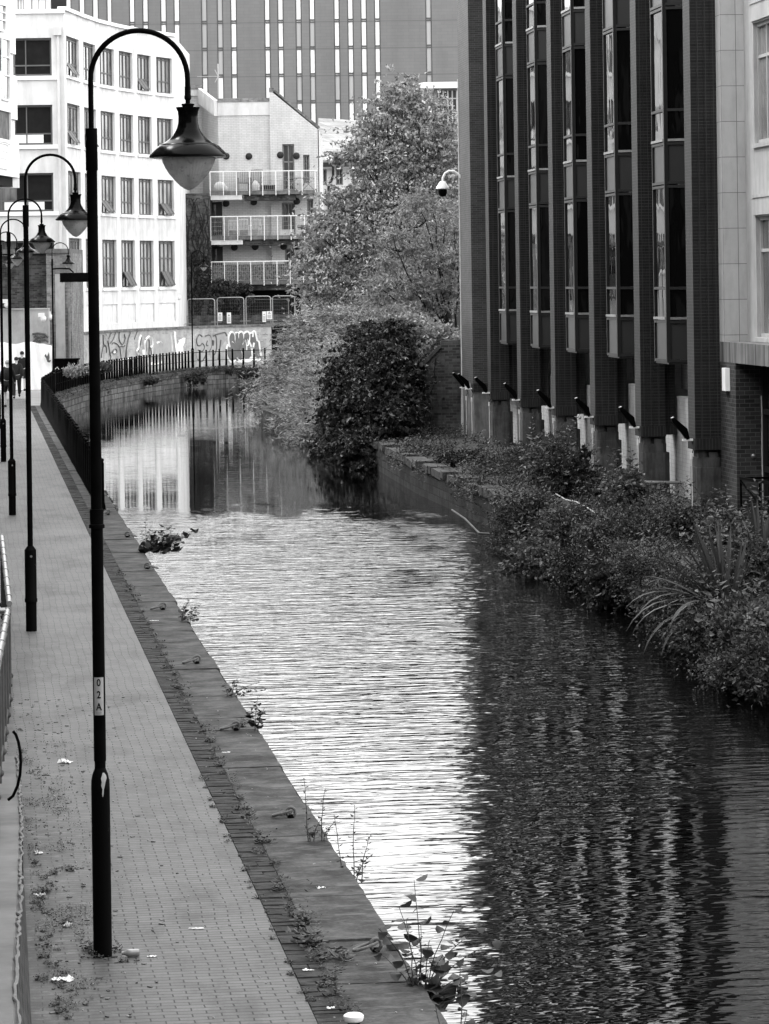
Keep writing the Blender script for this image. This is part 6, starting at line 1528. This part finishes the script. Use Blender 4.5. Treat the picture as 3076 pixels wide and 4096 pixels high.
MB().lathe([(.036, p.z-.045), (.052, p.z-.036), (.0575, p.z-.022), (.057, p.z-.008), (.045, p.z+.002), (.0, p.z+.006)], 24).build('cap', M['white'], t, True)
# ------------------------------------------------------------------ people walking away along the towpath
def skin(name, verts, edges, rad, mat, parent, sub=2, root=0):
    me = bpy.data.meshes.new(name); me.from_pydata(verts, edges, []); o = bpy.data.objects.new(name, me); COL.objects.link(o)
    mo = o.modifiers.new('s', 'SKIN'); 
    for v, r in zip(me.skin_vertices[0].data, rad): v.radius = (r, r) if not isinstance(r, tuple) else r
    me.skin_vertices[0].data[root].use_root = True
    mo.use_smooth_shade = True; su = o.modifiers.new('u', 'SUBSURF'); su.levels = sub; su.render_levels = sub
    bpy.context.view_layer.update(); nm = bpy.data.meshes.new_from_object(o.evaluated_get(bpy.context.evaluated_depsgraph_get()))
    bpy.data.objects.remove(o); nm.materials.clear(); nm.materials.append(mat); nm.name = name
    return link(bpy.data.objects.new(name, nm), parent)
def person(p, h, lb, long_trousers, fair, pack, phase, rz=0):
    t = empty('person', p, rz, lb, 'person', 'people walking away along the towpath'); k = h/1.78
    sw = .26*phase
    V = lambda x, y, z: (x*k, y*k, z*k)
    P = dict(pel=V(0, 0, .95), wa=V(0, .01, 1.12), ch=V(0, .015, 1.32), ns=V(0, .01, 1.46), nk=V(0, .02, 1.53), hd=V(0, .035, 1.62), ht=V(0, .03, 1.72),
             hl=V(-.10, 0, .90), hr=V(.10, 0, .90), kl=V(-.11, sw*.55+.05, .50), kr=V(.11, -sw*.35+.03, .49), al=V(-.11, sw*.8, .10), ar=V(.11, -sw*1.2, .12+.05*abs(phase)), tl=V(-.115, sw*.8+.14, .04), tr=V(.115, -sw*1.2+.12, .05),
             sl=V(-.17, .01, 1.42), sr=V(.17, .01, 1.42), el=V(-.25, -sw*.3-.02, 1.15), er=V(.25, sw*.3-.02, 1.15), wl=V(-.26, -sw*.3+.16, .95), wr=V(.26, sw*.7+.08, .93), fl=V(-.26, -sw*.3+.22, .88), fr=V(.26, sw*.7+.14, .86))
    def S_(names, edges, rad, nm, mat): ix = {n: i for i, n in enumerate(names)}; return skin(nm, [P[n] for n in names], [(ix[a], ix[b]) for a, b in edges], [r*k if not isinstance(r, tuple) else (r[0]*k, r[1]*k) for r in rad], mat, t)
    names = ['pel', 'wa', 'ch', 'ns', 'nk', 'hd', 'ht', 'hl', 'kl', 'al', 'tl', 'hr', 'kr', 'ar', 'tr', 'sl', 'el', 'wl', 'fl', 'sr', 'er', 'wr', 'fr']
    ed = [('pel', 'wa'), ('wa', 'ch'), ('ch', 'ns'), ('ns', 'nk'), ('nk', 'hd'), ('hd', 'ht'), ('pel', 'hl'), ('hl', 'kl'), ('kl', 'al'), ('al', 'tl'), ('pel', 'hr'), ('hr', 'kr'), ('kr', 'ar'), ('ar', 'tr'), ('ch', 'sl'), ('sl', 'el'), ('el', 'wl'), ('wl', 'fl'), ('ch', 'sr'), ('sr', 'er'), ('er', 'wr'), ('wr', 'fr')]
    S_(names, ed, [(.13, .10), (.12, .09), (.14, .10), .07, .055, .085, .07, .09, .06, .04, .03, .09, .06, .04, .03, .055, .042, .03, .028, .055, .042, .03, .028], 'body', M['skin'])
    S_(['pel', 'wa', 'ch', 'ns', 'sl', 'el', 'wl', 'sr', 'er', 'wr'], [('pel', 'wa'), ('wa', 'ch'), ('ch', 'ns'), ('ch', 'sl'), ('sl', 'el'), ('el', 'wl'), ('ch', 'sr'), ('sr', 'er'), ('er', 'wr')], [(.17, .13), (.155, .12), (.17, .13), .08, .08, .065, .045, .08, .065, .045], 'jacket', M['cloth_dark'])
    kl = Vector(P['kl']); kr = Vector(P['kr']); hl = Vector(P['hl']); hr = Vector(P['hr'])
    if long_trousers: S_(['pel', 'hl', 'kl', 'al', 'hr', 'kr', 'ar'], [('pel', 'hl'), ('hl', 'kl'), ('kl', 'al'), ('pel', 'hr'), ('hr', 'kr'), ('kr', 'ar')], [(.16, .13), .11, .085, .07, .11, .085, .07], 'trousers', M['cloth_dark'])
    else: skin('shorts', [P['pel'], P['hl'], tuple(hl.lerp(kl, .85)), P['hr'], tuple(hr.lerp(kr, .85))], [(0, 1), (1, 2), (0, 3), (3, 4)], [(.16*k, .13*k), .12*k, .105*k, .12*k, .105*k], M['cloth_dark'], t)
    for s, a, b in ((-1, 'al', 'tl'), (1, 'ar', 'tr')):
        q = Vector(P[a]); MB().ball((q.x, q.y+.05*k, q.z-.045*k), (.05*k, .14*k, .055*k), 10).build('shoe', M['cloth_dark'], t, True)
    hd = Vector(P['hd']); MB().ball(hd+Vector((0, -.02, .055))*k, (.092*k, .10*k, .085*k), 12).build('hair', M['hair_fair'] if fair else M['hair_dark'], t, True)
    for s in (-1, 1): MB().ball(hd+Vector((s*.086, .01, .0))*k, (.012*k, .02*k, .03*k), 6).build('ear', M['skin'], t, True)
    MB().ball(hd+Vector((0, .095, -.01))*k, (.014*k, .022*k, .022*k), 6).build('nose', M['skin'], t, True)
    if pack:
        o = MB().ball((0, -.2*k, 1.24*k), (.16*k, .12*k, .24*k), 12).build('backpack', M['cloth_dark'], t, True)
        for s in (-1, 1): MB().tube([(s*.09*k, -.14*k, 1.42*k), (s*.11*k, .0, 1.5*k), (s*.11*k, .12*k, 1.36*k)], .02*k, 6).build('strap', M['black_dull'], o, True)
    return t
person(G(8, 407.5), 1.82, 'fair haired person in dark jacket and shorts with a backpack, nearest of the three walkers', False, True, True, 1, .05)
person(G(16.8, 398.5), 1.72, 'person in long dark trousers and dark jacket, middle of the three walkers', True, False, False, -1, .1)
person(G(22.5, 392.3), 1.80, 'dark haired person in dark top and shorts beside the white sheeting', False, False, False, .8, .0)

# ------------------------------------------------------------------ low ground cover over the right bank and along the wall tops (nobody could count it)
def scatter(name, mat, pts, size, seed, long_=2, rise=.25):
    rs = np.random.default_rng(seed); C_ = np.array(pts); A_ = rs.normal(size=C_.shape); A_[:, 2] = np.abs(A_[:, 2])*.7; A_ /= np.linalg.norm(A_, axis=1)[:, None]
    s_ = size*(.5+rs.random(len(C_))); o = leaves_mesh(name, mat, None, C_, A_, s_, s_/long_, seed); return tag(o, kind='stuff')
rs = np.random.default_rng(12); pts = []
for i in range(90000):
    s = 12+68*rs.random()**1.5; tt = 7.95+3.6*rs.random()
    nz = mnoise.noise(Vector((s*.55, tt*.9, 2)))+.5*mnoise.noise(Vector((s*2.1, tt*2.3, 7)))
    lim = (-.28 if tt < 8.9 else -.3) if s < 40 else (.02 if s < 52 else .16)
    if nz < lim: continue
    h_ = .10+.45*max(0, nz+.1)*(1.5 if s < 44 else .8); z_ = rs.random()*h_-.06
    if tt < 8.25: z_ -= rs.random()*.55*(max(0, nz)+.25)
    p = T(s, tt, z_); pts.append((p.x, p.y, p.z))
scatter('ground_cover', M['leaf_mid'], pts, .075, 4, 1.9)
pts = []
ed = offs(LB, .12)
for i in range(26000):
    k = rs.integers(2, 9); u = rs.random(); p = ed[k].lerp(ed[k+1], u)
    nz = mnoise.noise(Vector((p.x*.5, p.y*.5, 3)))+.5*mnoise.noise(Vector((p.x*2, p.y*2, 5)))
    if nz < -.15: continue
    d = rs.random(); pts.append((p.x+rs.normal()*.12, p.y-.16-.05*d+rs.normal()*.1, .08-(.55*d*(nz+.3)) if d > .3 else .04+.12*rs.random()))
scatter('wall_top_grass', M['leaf_mid'], pts, .09, 6, 3)
pts = []
for i in range(9000):
    s = 44+59*rs.random(); nz = mnoise.noise(Vector((s*.8, 1, 3)))
    if nz < .0: continue
    p = T(s, -.02+.05*rs.random(), -.02-.3*rs.random()*nz); pts.append(tuple(p))
scatter('coping_moss', M['leaf_mid'], pts, .05, 7, 1.6)
# moss and seedlings in the dirty strip beside the ramp and round the lamp foot
pts = []
for i in range(15000):
    s = -3.5+14*rs.random()**1.3; tt = -2.48+abs(rs.normal())*.30
    nz = mnoise.noise(Vector((s*1.6, tt*2.5, 2)))+.4*mnoise.noise(Vector((s*6, tt*8, 7)))
    if nz < .12 or tt > -1.3: continue
    p = T(s, tt, .003+.02*rs.random()); pts.append(tuple(p))
scatter('pavement_moss', M['leaf_weed'], pts, .013, 8, 1.3)
# ------------------------------------------------------------------ camera, light
cam = bpy.data.cameras.new('camera'); co = bpy.data.objects.new('camera', cam); COL.objects.link(co)
rt = Vector((CR, 0, -SR)); up = Vector((SR, 0, CR)); bk = Vector((0, -1, 0))
mw = Matrix((rt, up, bk)).transposed().to_4x4(); mw.translation = Vector((0, 0, H)); co.matrix_world = mw
cam.sensor_fit = 'AUTO'; cam.sensor_width = 36; cam.lens = F/1024*36
cam.shift_x = 0.0; cam.shift_y = -(512-280.5)/1024
cam.clip_start = .5; cam.clip_end = 8000
S.camera = co
SUN_EL, SUN_AZ = math.radians(52), math.radians(-48)     # azimuth measured from +Y towards +X
sd = Vector((math.sin(SUN_AZ)*math.cos(SUN_EL), math.cos(SUN_AZ)*math.cos(SUN_EL), math.sin(SUN_EL)))
sun = bpy.data.lights.new('sun', 'SUN'); sun.energy = .8; sun.angle = math.radians(14); sun.color = (1, 1, 1)
so = bpy.data.objects.new('sun', sun); COL.objects.link(so); so.rotation_euler = (-sd).to_track_quat('-Z', 'Y').to_euler(); so.location = (0, 0, 60)
w = bpy.data.worlds.new('World'); S.world = w; w.use_nodes = True; nt = w.node_tree; bg = nt.nodes['Background']
sky = nt.nodes.new('ShaderNodeTexSky'); sky.sky_type = 'NISHITA'; sky.sun_disc = False
sky.sun_elevation = SUN_EL; sky.sun_rotation = SUN_AZ; sky.air_density = 1.0; sky.dust_density = 4.0; sky.ozone_density = 1
bw = nt.nodes.new('ShaderNodeRGBToBW'); nt.links.new(sky.outputs[0], bw.inputs[0]); 
mxs = nt.nodes.new('ShaderNodeMix'); mxs.inputs[0].default_value = .6; nt.links.new(bw.outputs[0], mxs.inputs[2]); mxs.inputs[3].default_value = 14.0   # overcast veil over the clear sky model
nt.links.new(mxs.outputs[0], bg.inputs[0])
bg.inputs[1].default_value = .15
vs_ = S.view_settings; S.display_settings.display_device = 'sRGB'
vs_.view_transform = 'Standard'; vs_.look = 'None'; vs_.gamma = 1; vs_.use_curve_mapping = False; vs_.exposure = EXPO
S.cycles.max_bounces = 8; S.cycles.glossy_bounces = 4; S.cycles.transparent_max_bounces = 8
S.cycles.sample_clamp_indirect = 6
